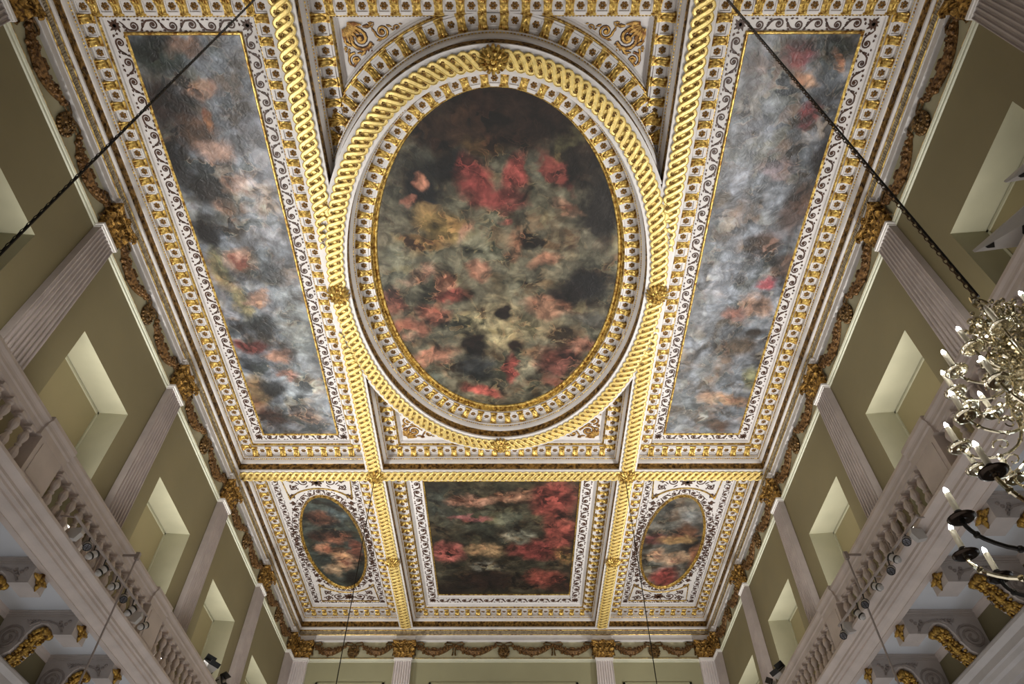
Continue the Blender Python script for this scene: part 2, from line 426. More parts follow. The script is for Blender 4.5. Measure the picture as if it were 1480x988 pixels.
def petal_mesh(mb, R, n, layers, z0=0., dome=.3, c=(0, 0, 0)):
    """flower facing down (-z), centred at c"""
    for li in range(layers):
        r1 = R * (1 - .36 * li); r0 = r1 * .30; zz = z0 - R * dome * li * .6
        for k in range(n):
            a = 2 * pi * (k + .5 * li) / n; da = pi / n * .92
            P = []
            for rr, ww, dz in ((r0, .55, 0), (r1 * .62, 1., -R * .16 * dome * 3), (r1 * .92, .8, -R * .10 * dome * 3), (r1, .35, R * .05)):
                for sgn in (-1, 0, 1):
                    aa = a + sgn * da * ww * (1 if rr > r0 else 1.6)
                    P.append((c[0] + rr * cos(aa), c[1] + rr * sin(aa), c[2] + zz + dz + (.0 if sgn == 0 else R * .09)))
            o = []
            for i in range(3):
                for j in range(2): o.append((i * 3 + j, i * 3 + j + 1, i * 3 + j + 4, i * 3 + j + 3))
            mb.add(P, o)
    mb.ball((c[0], c[1], c[2] + z0 - R * dome * layers * .55), R * .2, 6, (1, 1, .8))
def mk_mesh(mb, name, mats, smooth=False):
    me = bpy.data.meshes.new(name); me.from_pydata(mb.v, [], mb.f)
    if not isinstance(mats, (list, tuple)): mats = [mats]
    for m_ in mats: me.materials.append(m_)
    if len(mats) > 1: me.polygons.foreach_set('material_index', mb.m)
    if smooth: me.polygons.foreach_set('use_smooth', [True] * len(mb.f))
    me.update(); return me
# a small rosette sunk in its coffer, origin on the soffit
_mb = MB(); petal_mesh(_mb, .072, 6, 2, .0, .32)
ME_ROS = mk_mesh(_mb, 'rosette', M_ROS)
# modillion: local +Y = away from the beam, hangs below z=0
def modillion_mesh():
    mb = MB(); W = .075
    prof = [(0, 0), (.31, 0), (.31, -.025), (.285, -.042), (.24, -.034), (.19, -.03), (.13, -.05), (.085, -.088), (.04, -.10), (0, -.085)]
    mb.prism(prof, -W, W, 'x')
    # acanthus leaf under the scroll
    pts = [(.03, -.105), (.08, -.098), (.13, -.062), (.18, -.042), (.23, -.045), (.27, -.055)]
    vs = []
    for i, (y, z) in enumerate(pts):
        w_ = (.045, .06, .05, .062, .046, .02)[i]
        vs += [(-w_, y, z + .006), (-w_ * .45, y, z - .014), (0, y, z - .004), (w_ * .45, y, z - .014), (w_, y, z + .006)]
    mb.add(vs, [(i * 5 + k, i * 5 + k + 1, i * 5 + k + 6, i * 5 + k + 5) for i in range(5) for k in range(4)])
    # scroll rolls on both cheeks, frame line around the root
    for sx in (-1, 1): mb.lathe([(.001, -.008), (.035, -.008), (.035, .008), (.001, .008)], (sx * W, .045, -.055), 8, 'x')
    mb.box(-.085, .085, -.002, .012, -.10, .004); mb.box(-.088, .088, .30, .325, -.016, .004)
    for sx in (-1, 1): mb.box(sx * .085 - .007, sx * .085 + .007, 0, .32, -.014, .004)
    return mk_mesh(mb, 'modillion', M_GOLD)
ME_MOD = modillion_mesh()
P_W1 = [(-.06, 0), (0, 0), (0, .045)]
P_FR = [(0, .045), (-.012, .055), (-.012, .24), (0, .25)]
P_W2 = [(0, .25), (.03, .262), (.055, .30), (.065, .345), (.07, .40), (.10, .40), (.10, .52), (.42, .52), (.42, .575)]
P_G = [(.42, .575), (.445, .575), (.455, .62)]
P_W3 = [(.455, .62), (.485, .64), (.495, .69), (.53, .72)]
P_GF = [(.455, .62), (.45, .655), (.475, .67), (.48, .70), (.50, .70), (.505, .715), (.53, .722)]
def place_ornaments(t, runs, pitch, keep=None, inset=.26):
    nm = 0
    for r in runs:
        if r.closed:
            L = r.L; n_ = 2 * round(L / pitch / 2); offs = 0
        else:
            L = r.L - inset * (r.kp + r.kn); n_ = max(1, round(L / pitch)); offs = inset * r.kp
        for i in range(n_):
            for kind, tt in (('rosette', offs + L * i / n_), ('modillion', offs + L * (i + .5) / n_)):
                if r.closed: x, y, nx, ny = r.at(tt, 0)
                else: x, y, nx, ny = r.at(tt, inset)
                if keep and not keep(x, y): continue
                a = atan2(ny, nx) - pi / 2
                kk = 1. if r.closed else r.k
                if kind == 'rosette': link('rosette', ME_ROS, t, (x, y, H + .515), (0, 0, a))
                else: link('modillion', ME_MOD, t, (x - nx * .16 * kk, y - ny * .16 * kk, H + .522), (0, 0, a)).scale = (1, kk, 1); nm += 1
    return nm
def square_frames(mb, runs, pitch, keep=None, inset=.26):
    for r in runs:
        if r.closed: L = r.L; n_ = 2 * round(L / pitch / 2); offs = 0
        else: L = r.L - inset * (r.kp + r.kn); n_ = max(1, round(L / pitch)); offs = inset * r.kp
        for i in range(n_):
            tt = offs + L * i / n_
            x, y, nx, ny = r.at(tt, 0) if r.closed else r.at(tt, inset)
            if keep and not keep(x, y): continue
            tx, ty = ny, -nx; z0, z1 = H + .519, H + .497
            A, B = .118, .092
            kk = 1. if r.closed else r.k
            def q(u, v, z): return (x + tx * u + nx * v * kk, y + ty * u + ny * v * kk, z)
            ring = [(-1, -1), (1, -1), (1, 1), (-1, 1)]
            vs = [q(u * A, v * A, z0) for u, v in ring] + [q(u * A, v * A, z1) for u, v in ring] + [q(u * B, v * B, z1) for u, v in ring] + [q(u * B, v * B, z0 - .001) for u, v in ring]
            fs = []
            for k in range(4):
                j = (k + 1) % 4
                fs += [(k, j, 4 + j, 4 + k), (4 + k, 4 + j, 8 + j, 8 + k), (8 + k, 8 + j, 12 + j, 12 + k)]
            mb.add(vs, fs)
def wave_relief(mb, runs, keep=None, pitch=.30):
    """running scroll on the bronze frieze of the beam sides"""
    for r in runs:
        n_ = int(r.L / pitch); P = r.L / n_
        def fn(a, b, th, r=r):
            x, y, nx, ny = r.at(min(max(a, 0), r.L) if not r.closed else a, -.012 + th)
            return (x, y, H + b)
        for i in range(n_):
            x, y, _, _ = r.at(P * (i + .5), 0)
            if keep and not keep(x, y): continue
            s0 = P * i; pts = []; wd = []
            for k in range(9):
                u = k / 8; pts.append((s0 + P * u, .07 + .10 * sin(u * pi) ** 1.4)); wd.append(.03)
            mb.ribbon(pts, wd, fn, .012)
            pts = [(s0 + P * .45 + .045 * (1 - k / 9) * cos(k * .9), .145 + .06 * (1 - k / 9) * sin(k * .9)) for k in range(8)]
            mb.ribbon(pts, [.022] * 8, fn, .016)
            mb.ribbon([(s0 + P * .80, .225), (s0 + P * .90, .16), (s0 + P * .98, .12)], [.012, .05, .012], fn, .014)
def cornice(t, runs, pitch, frame='white', keep=None, keep2=None, step=None, dz=0., inner_runs=None):
    """all mouldings of one coffer as parts of t"""
    mb = MB()
    for P in (P_W1, P_W2) + ((P_W3,) if frame == 'white' else ()): sweep(mb, runs, P, keep, step, dz)
    square_frames(mb, inner_runs or runs, pitch, keep2)
    mb.build('cornice', M_WHITE, t)
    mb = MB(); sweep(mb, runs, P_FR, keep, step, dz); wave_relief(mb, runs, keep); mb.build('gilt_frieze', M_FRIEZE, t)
    mb = MB(); sweep(mb, runs, P_G, keep, step, dz)
    if frame != 'white': sweep(mb, runs, P_GF, keep, step, dz)
    beads(mb, runs, .455, H + .598, .062, .044, .034, keep2)
    beads(mb, runs, .068, H + .372, .062, .040, .040, keep2, .02)
    beads(mb, runs, .105, H + .44, .045, .026, .022, keep2, .008)
    mb.build('gilt_beading', M_GOLD, t)
    place_ornaments(t, inner_runs or runs, pitch, keep2)

# --- scrollwork (rinceaux) ---------------------------------------------------
def spiral(c, R, a0, turns, sgn=1, n=14, rin=.22):
    return [(c[0] + R * (1 - (1 - rin) * k / n) * cos(a0 + sgn * 2 * pi * turns * k / n), c[1] + R * (1 - (1 - rin) * k / n) * sin(a0 + sgn * 2 * pi * turns * k / n)) for k in range(n + 1)]
def scroll_run(mb, L, w_, fn, pitch=None, th=.012, k=1.):
    """wavy stem with coiled tendrils, buds and leaves along a band of length L and width w_ ; fn(a,b,t)"""
    pitch = pitch or w_ * 1.5
    n_ = max(2, int(round(L / pitch))); P = L / n_; T = w_ * .115 * k
    for i in range(n_):
        sg = 1 if i % 2 == 0 else -1; s0 = P * i; R = w_ * .35
        c = (s0 + P * .56, sg * w_ * .05)
        # stem: rises from the other edge, runs over the coil and winds into it
        st = [(s0 - P * .12, sg * -w_ * .30), (s0 + P * .02, sg * -w_ * .10), (s0 + P * .12, sg * w_ * .16), (s0 + P * .26, sg * w_ * .34)]
        sp = spiral(c, R, radians(125 * sg), 1.45, -sg, 18, .30)
        pts = st + sp[1:]
        mb.ribbon(pts, [T * .5, T, T * 1.3, T * 1.35] + [T * (1.25 - .6 * q / 18) for q in range(18)], fn, th)
        mb.disc(c, w_ * .135, fn, th * 1.3)
        for (du, dv, rot, ll, tw) in ((.02, .34, 20, .24, 1.6), (.98, .30, 150, .26, 1.9), (.10, -.40, -20, .26, 2.0), (.34, -.43, 8, .22, 1.5), (1.0, -.05, 100, .24, 1.8), (.80, -.42, -10, .2, 1.3), (-.02, .05, 60, .2, 1.7)):
            p = (s0 + P * du, sg * w_ * dv); a = radians(rot)
            q = (p[0] + cos(a) * w_ * ll, max(-w_ * .47, min(w_ * .47, p[1] + sg * sin(a) * w_ * ll)))
            m_ = ((p[0] + q[0]) / 2 + w_ * .03, (p[1] + q[1]) / 2 - sg * w_ * .03)
            mb.ribbon([p, m_, q], [T * .5, T * tw, T * .3], fn, th)
def star_leaf(mb, c, R, fn, th=.014, n=9):
    for k in range(n):
        a = 2 * pi * k / n + .2; r_ = R * (1 if k % 2 else .78)
        mb.ribbon([(c[0], c[1]), (c[0] + r_ * .55 * cos(a), c[1] + r_ * .55 * sin(a)), (c[0] + r_ * cos(a + .15), c[1] + r_ * sin(a + .15))], [R * .3, R * .42, R * .1], fn, th)
def panel_fn(x, y, t): return (x, y, ZP - .001 - t)
def band_rect(mb, x0, x1, y0, y1, w_, pitch=None, corner=True):
    """scroll band whose centre line is the given rectangle"""
    for (p, q) in (((x0, y0), (x1, y0)), ((x1, y0), (x1, y1)), ((x1, y1), (x0, y1)), ((x0, y1), (x0, y0))):
        L = sqrt((q[0] - p[0]) ** 2 + (q[1] - p[1]) ** 2); ux, uy = (q[0] - p[0]) / L, (q[1] - p[1]) / L
        off = w_ * .62
        def fn(a, b, t, p=p, ux=ux, uy=uy): return (p[0] + ux * (a + off) - uy * b, p[1] + uy * (a + off) + ux * b, ZP - .001 - t)
        scroll_run(mb, L - 2 * off, w_, fn, pitch)
        if corner: star_leaf(mb, p, w_ * .56, panel_fn)
# ---------------------------------------------------------------- coffers
def in_ring(x, y, g=0.):
    return (x / (EA1 - .25 + g)) ** 2 + ((y - EC) / (EB1 - .25 + g)) ** 2 < 1
# long side coffers
for s in (-1, 1):
    x0, x1 = sorted((s * BX1, s * XS)); c = ((x0 + x1) / 2, (YN + YT0) / 2, H)
    t = thing('coffer', 'long white and gilt ceiling coffer around the long narrow %s painting' % SIDE[s], 'coffer', c)
    cornice(t, rect_lines(x0, x1, YN, YT0, (1, KW, 1, 1) if s > 0 else (1, 1, 1, KW)), .40)
    mb = MB(); px0, px1 = sorted((s * 4.618, s * 6.793))
    bx0, bx1, by0, by1 = x0 + .53 * (KW if s < 0 else 1), x1 - .53 * (KW if s > 0 else 1), YN + .53, YT0 - .53
    f = lambda a, b: (a + b) / 2
    band_rect(mb, f(bx0, px0), f(bx1, px1), f(by0, 4.021), f(by1, 14.973), .235, .36)
    mb.build('scrollwork', M_SCROLL, t)
# central coffer: four spandrels round the oval ring
t = thing('coffer', 'central coffer border with four gilt leafy spandrels outside the great oval ring', 'coffer', (0, EC, H))
k_rect = lambda x, y: not in_ring(x, y)
cornice(t, rect_lines(-BX0, BX0, YN, YT0), .385, keep=k_rect, keep2=lambda x, y: not in_ring(x, y, .12), step=.08)
def spandrel(mb1, mb2, sx, sy):
    cx, cy = sx * (BX0 - .58), EC + sy * (5.42 + .0)
    cy = (YN + .60) if sy < 0 else (YT0 - .60)
    def fn(a, b, t): return (cx - sx * a, cy - sy * b, ZP - .001 - t)
    def fn2(a, b, t): return (cx - sx * a, cy - sy * b, ZP - .010 - t)
    def ok(p):
        x, y = cx - sx * p[0], cy - sy * p[1]
        return p[0] > -.02 and p[1] > -.02 and ((x / (EA1 + .54)) ** 2 + ((y - EC) / (EB1 + .54)) ** 2 > 1)
    items = [((.30, .27), .22, 20, 1), ((.72, .15), .14, 180, -1), ((1.00, .09), .085, 0, 1), ((1.20, .04), .05, 180, -1),
             ((.17, .68), .15, 270, -1), ((.10, .98), .10, 90, 1), ((.06, 1.22), .055, 270, -1), ((.50, .50), .09, 90, 1), ((.52, -.0), .07, 90, -1), ((-.0, .46), .07, 0, 1)]
    for (c, R, a0, sg) in items:
        sp = [p for p in spiral(c, R, radians(a0), 1.5, sg, 18, .16)]
        sp = [p for p in sp if ok(p)]
        if len(sp) < 4: continue
        mb1.ribbon(sp, [R * .40] * len(sp), fn, .012); mb2.ribbon(sp, [R * .25] * len(sp), fn2, .012)
        mb1.disc(c, R * .34, fn, .014); mb2.disc(c, R * .24, fn2, .016)
        for k in range(5):
            a = a0 + k * 1.3; p = (c[0] + R * 1.0 * cos(a), c[1] + R * 1.0 * sin(a)); q = (c[0] + R * 1.45 * cos(a + .5), c[1] + R * 1.45 * sin(a + .5))
            if ok(p) and ok(q): mb1.ribbon([p, ((p[0] + q[0]) / 2, (p[1] + q[1]) / 2), q], [R * .2, R * .42, R * .06], fn, .01); mb2.ribbon([p, ((p[0] + q[0]) / 2, (p[1] + q[1]) / 2), q], [R * .1, R * .24, R * .03], fn2, .01)
    # leaf mask filling the corner
    for k in range(7):
        a = radians(5 + 13.5 * k); p = (.10 * cos(a), .10 * sin(a)); q = (.36 * cos(a), .36 * sin(a))
        mb2.ribbon([p, ((p[0] + q[0]) / 2, (p[1] + q[1]) / 2), q], [.05, .085, .02], fn2, .03)
    # triangular white moulding of the panel
for sx in (-1, 1):
    for sy in (-1, 1):
        mb1, mb2 = MB(), MB(); spandrel(mb1, mb2, sx, sy)
        mb1.build('scrollwork', M_SCROLL, t); mb2.build('gilt_leafwork', M_SPG, t)
# oval ring: beam, outer cornice, inner cornice
ring = thing('oval_beam', 'great oval ceiling beam with gilt plaited underside framing the central painting', 'beam', (0, EC, H))
E_in = Ell((0, EC), EA0, EB0, 1); E_out = Ell((0, EC), EA1, EB1, -1)
mb = MB(); N = 160
for k in range(N + 1):
    a = 2 * pi * k / N
    for (ea, eb) in ((EA0 + .03, EB0 + .03), (EA1 - .03, EB1 - .03)):
        mb.v += [(ea * sin(a), EC + eb * cos(a), H - .0015), (ea * sin(a), EC + eb * cos(a), ZP)]
for k in range(N):
    a = k * 4; b_ = a + 4
    mb.f += [(a, a + 2, b_ + 2, b_), (a + 1, a, b_, b_ + 1), (a + 2, a + 3, b_ + 3, b_ + 2)]; mb.m += [0, 0, 0]
mb.build('soffit', M_WHITE, ring)
tin = thing('oval_coffer', 'inner bracket cornice and gilt rim directly round the great oval painting', 'coffer', (0, EC, H))
E_row = Ell((0, EC), EA0 - .26, EB0 - .26, 1)
cornice(tin, [E_in], .385, frame='gold', inner_runs=[E_row], dz=-.004)
tout = thing('ring_cornice', 'outer bracket cornice of the oval ring facing the corner spandrels', 'cornice', (0, EC, H))
k_out = lambda x, y: abs(x) < BX0 + .0 and YN < y < YT0
E_rowo = Ell((0, EC), EA1 + .26, EB1 + .26, -1)
cornice(tout, [E_out], .385, keep=k_out, keep2=lambda x, y: abs(x) < BX0 - .10 and y > YN + .25 and y < YT0 - .42, inner_runs=[E_rowo], dz=-.004)
# far middle coffer
YC0, YC1 = YT1, YE
t = thing('coffer', 'rectangular coffer with scroll border around the middle painting by the end wall', 'coffer', (0, (YC0 + YC1) / 2, H))
cornice(t, rect_lines(-BX0, BX0, YC0, YC1, (1, 1, KE, 1)), .385)
mb = MB(); band_rect(mb, -2.625, 2.625, YC0 + .73, 24.06, .27, .40)
mb.build('scrollwork', M_SCROLL, t)
mb = MB()
for a in ((-2.47, 2.47, 23.80, 23.86), (-2.47, -2.42, 16.95, 23.86), (2.42, 2.47, 16.95, 23.86), (-2.47, 2.47, 16.95, 17.0)): mb.box(a[0], a[1], a[2], a[3], ZP - .05, ZP)
mb.build('panel_moulding', M_WHITE, t)
# far corner coffers with small ovals
OC = (5.66, 20.45); OA, OB = .965, 2.62
for s in (-1, 1):
    x0, x1 = sorted((s * BX1, s * XS)); c = ((x0 + x1) / 2, (YC0 + YC1) / 2, H)
    t = thing('coffer', '%s far corner coffer with dense dark scrollwork round a small oval painting' % SIDE[s], 'coffer', c)
    cornice(t, rect_lines(x0, x1, YC0, YC1, (1, KW, KE, 1) if s > 0 else (1, 1, KE, KW)), .40)
    mb = MB(); cx = s * 5.71; cy = OC[1]
    hx, y0, y1 = 1.34, YC0 + .56, YE - .47
    band_rect(mb, cx - hx + .12, cx + hx - .12, y0 + .12, y1 - .12, .20, .30)
    # ring of scrolls round the oval
    e = Ell((s * OC[0], OC[1]), OA + .22, OB + .22, -1)
    def fne(a, b, t_, e=e):
        x, y, nx, ny = e.at(a, b); return (x, y, ZP - .001 - t_)
    scroll_run(mb, e.L, .24, fne, .32)
    # end pieces: paired volutes and a gilt shell between, inside a gilt fillet
    for sy in (-1, 1):
        yy = OC[1] + sy * (OB + .62)
        for sx in (-1, 1):
            def fq(a, b, t_, sx=sx, sy=sy, yy=yy): return (s * OC[0] + sx * a, yy + sy * b, ZP - .001 - t_)
            for (c2, R, a0, sg) in (((.40, .08), .20, 180, -1), ((.78, .20), .13, 180, 1), ((.74, -.18), .12, 60, -1), ((.90, -.62), .10, 90, 1), ((.93, -.98), .08, 270, -1), ((.96, -1.3), .06, 90, 1)):
                sp = spiral(c2, R, radians(a0), 1.5, sg, 16)
                mb.ribbon(sp, [.048 * (1 - .3 * q / 16) for q in range(17)], fq, .012); mb.disc(c2, R * .3, fq, .015)
                for k in range(4):
                    a = a0 + k * 1.6; p = (c2[0] + R * cos(a), c2[1] + R * sin(a)); q = (c2[0] + R * 1.35 * cos(a + .6), c2[1] + R * 1.35 * sin(a + .6))
                    mb.ribbon([p, ((p[0] + q[0]) / 2, (p[1] + q[1]) / 2), q], [.03, .05, .01], fq, .01)
        def fc(a, b, t_, sy=sy, yy=yy): return (s * OC[0] + a, yy + sy * b, ZP - .012 - t_)
        star_leaf(mb, (0, .08), .22, fc, .02)
        g = MB()
        # gilt fillets: rectangle ends and the arch over the oval
        arc = [(s * OC[0] + 1.10 * sin(a), OC[1] + sy * (OB - .62 + 1.02 * cos(a)), ZP - .02) for a in [radians(-62 + 124 * k / 16) for k in range(17)]]
        g.tube(arc, .024, 5)
        for sx in (-1, 1):
            X_ = s * OC[0] + sx * 1.06
            g.tube([(s * OC[0] + sx * 1.10 * sin(radians(62)), OC[1] + sy * (OB - .62 + 1.02 * cos(radians(62))), ZP - .02), (X_, OC[1] + sy * (OB + 1.0), ZP - .02), (s * OC[0], OC[1] + sy * (OB + 1.0), ZP - .02)], .022, 5)
        g.build('gilt_fillet', M_GOLD, t)
    mb.build('scrollwork', M_SCROLL, t)

# ---------------------------------------------------------------- paintings
BLOBS = {
 'oval': [
  (0.06,5.40,2.04,0.63,0,'2a1a10'),
  (-1.07,5.97,1.12,0.59,0,'38281b'),
  (-1.69,6.65,0.65,0.47,0,'4a4a40'),
  (0.05,5.90,1.67,0.51,0,'3c2616'),
  (1.77,6.57,0.86,0.77,0,'2c2219'),
  (0.88,5.61,0.96,0.57,0,'2b1b12'),
  (2.29,7.71,0.60,1.20,0,'26221f'),
  (-0.24,6.30,0.57,0.24,0,'5a4018'),
  (1.60,6.12,0.63,0.21,-50,'66603c'),
  (-1.57,7.29,0.67,0.74,0,'14191f'),
  (-0.97,6.73,0.58,0.39,0,'1a1c1e'),
  (-0.40,7.08,0.44,0.61,-20,'93261a'),
  (0.45,6.89,0.29,0.57,20,'a93320'),
  (0.03,7.49,0.63,0.28,0,'9c2e20'),
  (1.23,6.81,0.20,0.66,-35,'8e3626'),
  (0.83,6.65,0.17,0.39,-20,'90907a'),
  (-1.21,8.14,0.69,0.43,25,'a9853a'),
  (-1.73,8.54,0.63,0.26,0,'8f6d30'),
  (-1.55,7.08,0.18,0.23,0,'c07a5a'),
  (-1.92,7.57,0.21,0.17,0,'b5694a'),
  (-0.78,8.27,0.37,0.16,-60,'c9936f'),
  (0.18,7.99,0.18,0.16,0,'b4604a'),
  (1.54,7.71,0.36,0.17,30,'bf8a66'),
  (1.89,8.50,0.47,0.33,0,'77705c'),
  (-1.94,9.45,0.45,0.24,-30,'c28c6c'),
  (-1.31,9.71,0.33,0.32,0,'bb7f5e'),
  (-0.48,9.26,0.32,0.35,0,'b87c5a'),
  (0.41,8.59,0.25,0.40,0,'b5794e'),
  (-0.30,8.59,0.78,0.48,0,'8d8a70'),
  (1.05,9.06,0.38,0.23,-20,'c08a62'),
  (-2.51,10.20,0.30,0.46,0,'9a5236'),
  (-1.57,10.58,0.51,0.34,0,'b06040'),
  (-1.17,10.06,0.43,0.21,0,'923a22'),
  (-2.25,11.02,0.45,0.31,0,'a86444'),
  (-2.24,9.16,0.48,0.58,0,'7c7c68'),
  (-0.10,11.02,0.86,0.89,0,'b8a878'),
  (1.02,11.02,0.69,0.44,0,'a09068'),
  (2.13,9.75,0.74,0.65,0,'1b1a1c'),
  (1.62,10.06,0.43,0.37,0,'241c1c'),
  (1.17,10.41,0.57,0.34,15,'b67e58'),
  (2.38,10.75,0.65,0.26,10,'66645a'),
  (-0.69,11.63,0.42,0.51,0,'1c1513'),
  (0.13,10.63,0.24,0.30,0,'1c1410'),
  (0.36,11.59,0.25,0.32,0,'2a1a14'),
  (-1.72,11.99,0.61,0.29,-20,'b0704e'),
  (-0.42,13.23,0.63,0.26,15,'b43c1e'),
  (-0.67,12.37,0.69,0.49,0,'3c4042'),
  (0.27,12.47,0.18,0.59,0,'ac3a22'),
  (0.95,11.82,0.35,0.24,0,'8a7458'),
  (1.50,12.18,0.65,0.53,-30,'8e4a38'),
  (2.09,11.59,0.42,0.28,0,'a26a4e'),
  (1.44,12.92,0.44,0.25,0,'8a5a44'),
  (-1.88,12.80,0.44,0.40,0,'62665a'),
 ],
 'left': [
  (-6.29,4.41,0.65,0.38,0,'36443f'),
  (-5.68,4.32,0.45,0.23,0,'94705c'),
  (-4.98,4.35,0.39,0.50,0,'8b94a4'),
  (-5.70,5.06,0.40,0.22,0,'b99078'),
  (-6.48,5.40,0.54,0.70,0,'2a1c18'),
  (-6.03,5.97,0.50,0.50,0,'55381f'),
  (-5.73,5.65,0.14,0.28,0,'a8671e'),
  (-5.76,6.34,0.40,0.24,0,'b8907c'),
  (-6.74,6.65,0.35,0.55,0,'1b1a20'),
  (-4.98,5.68,0.47,0.86,0,'8c93a4'),
  (-5.00,6.73,0.49,0.63,0,'a8aebc'),
  (-6.17,7.21,0.59,0.59,0,'2a2320'),
  (-5.52,7.08,0.38,0.39,0,'ab8a7a'),
  (-6.46,8.23,0.46,0.50,0,'1f1f24'),
  (-5.07,7.88,0.61,0.87,0,'aab0bc'),
  (-6.46,9.26,0.29,0.68,0,'8e8d68'),
  (-5.88,9.01,0.41,0.27,-20,'c6a48c'),
  (-6.23,10.27,0.27,0.67,0,'9c9468'),
  (-5.81,10.16,0.47,0.17,-10,'b88e74'),
  (-5.33,9.51,0.49,0.40,0,'394048'),
  (-5.88,10.91,0.65,0.35,0,'2a3136'),
  (-6.32,11.59,0.42,0.28,0,'80281c'),
  (-5.70,11.99,0.46,0.24,0,'b88468'),
  (-6.55,13.31,0.45,0.79,0,'8f7448'),
  (-4.98,11.02,0.48,1.34,0,'8b9496'),
  (-5.22,13.18,0.63,1.04,0,'a6b0b8'),
  (-6.04,13.18,0.41,0.34,0,'22262a'),
  (-6.31,14.26,0.50,0.33,0,'4e3022'),
  (-5.45,14.20,0.46,0.33,0,'927a6c'),
  (-5.86,7.71,0.30,0.27,0,'9a7a6a'),
  (-5.59,12.55,0.29,0.20,0,'a07060'),
 ],
 'right': [
  (5.18,4.60,0.39,0.64,0,'8b919e'),
  (5.69,4.45,0.29,0.30,0,'853a46'),
  (6.36,4.41,0.44,0.33,0,'454f49'),
  (5.97,4.89,0.33,0.16,0,'c49c7c'),
  (6.47,4.62,0.34,0.10,30,'b4845f'),
  (6.24,5.61,0.25,0.25,0,'902c36'),
  (6.77,6.49,0.37,0.61,0,'2b2930'),
  (5.30,5.82,0.42,0.72,0,'9ca4b4'),
  (5.90,6.73,0.43,0.31,0,'9e8c94'),
  (7.22,7.79,0.27,0.86,0,'29231f'),
  (6.52,7.71,0.39,0.68,0,'6c5a56'),
  (5.09,7.21,0.37,0.98,0,'9ca5b6'),
  (5.97,8.59,0.41,0.48,0,'96878a'),
  (6.68,9.25,0.39,0.50,0,'5c4a42'),
  (7.01,8.97,0.25,0.57,0,'22201d'),
  (6.24,10.37,0.50,0.30,20,'b8937c'),
  (6.32,9.75,0.25,0.24,0,'963040'),
  (5.34,9.55,0.42,0.99,0,'8e96a4'),
  (6.01,11.70,0.60,0.42,0,'5e4c38'),
  (6.41,11.24,0.31,0.23,0,'3a2c22'),
  (5.49,12.42,0.47,0.74,0,'8c9094'),
  (5.57,13.57,0.41,0.37,0,'a98e74'),
  (6.61,12.79,0.29,0.50,0,'8c8c62'),
  (6.17,13.57,0.64,0.21,15,'b8906e'),
  (6.06,14.48,0.47,0.28,0,'5a4434'),
  (5.01,13.98,0.38,0.82,0,'8a9298'),
  (5.75,10.58,0.34,0.26,0,'a06a58'),
 ],
 'far': [
  (-1.87,18.38,0.66,1.08,0,'4a4e44'),
  (-0.98,18.09,0.78,0.32,0,'b57e5e'),
  (0.33,17.85,0.73,0.31,0,'bd845c'),
  (1.63,18.02,0.78,1.06,0,'a63214'),
  (1.82,19.88,0.60,1.42,0,'8c2e15'),
  (-0.12,19.04,1.12,0.60,0,'60624f'),
  (-0.58,19.57,0.55,0.54,0,'3a3c30'),
  (-1.91,20.90,0.57,0.67,0,'b04a3c'),
  (-0.61,20.77,0.80,0.41,0,'b58e58'),
  (1.03,20.77,0.85,0.66,0,'8c2216'),
  (-0.66,22.64,1.48,0.82,0,'2a1610'),
  (1.43,22.50,0.79,0.63,0,'a03614'),
  (-1.94,23.34,1.01,0.57,0,'1b120c'),
  (0.44,19.96,0.55,0.39,0,'8e8e7a'),
  (2.03,21.10,0.33,0.50,0,'a67c30'),
  (-0.64,21.75,0.63,0.35,0,'8c8a7c'),
  (-1.01,18.93,0.67,0.19,0,'a05858'),
  (2.07,23.10,0.60,0.47,0,'33180c'),
 ],
 'ovL': [
  (-5.81,18.93,0.49,0.45,0,'7a4424'),
  (-5.53,19.97,0.55,0.40,-15,'a8643a'),
  (-6.00,20.69,0.42,0.33,0,'b87c50'),
  (-5.47,21.32,0.43,0.68,0,'c4956a'),
  (-5.98,21.97,0.29,0.44,0,'b0926c'),
  (-5.28,22.51,0.54,0.54,0,'0f0f0d'),
  (-6.09,19.89,0.46,0.39,0,'3c2416'),
  (-5.19,18.56,0.44,0.44,0,'5e6e70'),
  (-4.95,20.69,0.23,0.66,0,'7a3a20'),
 ],
 'ovR': [
  (6.12,18.92,0.45,0.37,0,'8a8e8e'),
  (6.02,19.69,0.46,0.54,0,'6a4020'),
  (6.34,20.48,0.42,0.57,0,'1c1714'),
  (5.05,20.08,0.51,0.40,0,'7c3434'),
  (5.76,20.20,0.65,0.28,0,'a67e3c'),
  (5.93,21.31,0.62,0.38,-15,'c6a078'),
  (5.69,22.50,0.64,0.72,0,'94200f'),
  (6.60,21.10,0.24,0.84,0,'8a5228'),
  (6.79,22.18,0.34,0.45,0,'14110f'),
  (5.30,21.10,0.33,0.42,0,'c29a74'),
 ],
}

def flat_poly(pts, z):
    mb = MB(); mb.add([(x, y, z) for x, y in pts], [tuple(range(len(pts)))]); return mb
def frame_sweep(mb, runs, prof):
    sweep(mb, runs, prof)
def painting_rect(key, label, x0, x1, y0, y1, base, fw=.055, gilt=True):
    c = ((x0 + x1) / 2, (y0 + y1) / 2, ZP)
    t = thing('ceiling_painting', label, 'painting', c)
    me = MB(); me.box(x0 + fw * .6, x1 - fw * .6, y0 + fw * .6, y1 - fw * .6, ZP - .022, ZP - .002)
    o = me.build('canvas', painting_mat('painted_canvas_' + key, base, BLOBS[key], .58 if key in ('left', 'right') else .3), t)
    mb = MB(); r = rect_lines(x0, x1, y0, y1)
    sweep(mb, r, [(0, HP), (0, HP - .03), (.015, HP - .055), (.035, HP - .055), (fw, HP - .03), (fw, HP)])
    mb.build('frame', M_GOLD if gilt else M_WHITE, t)
    return t
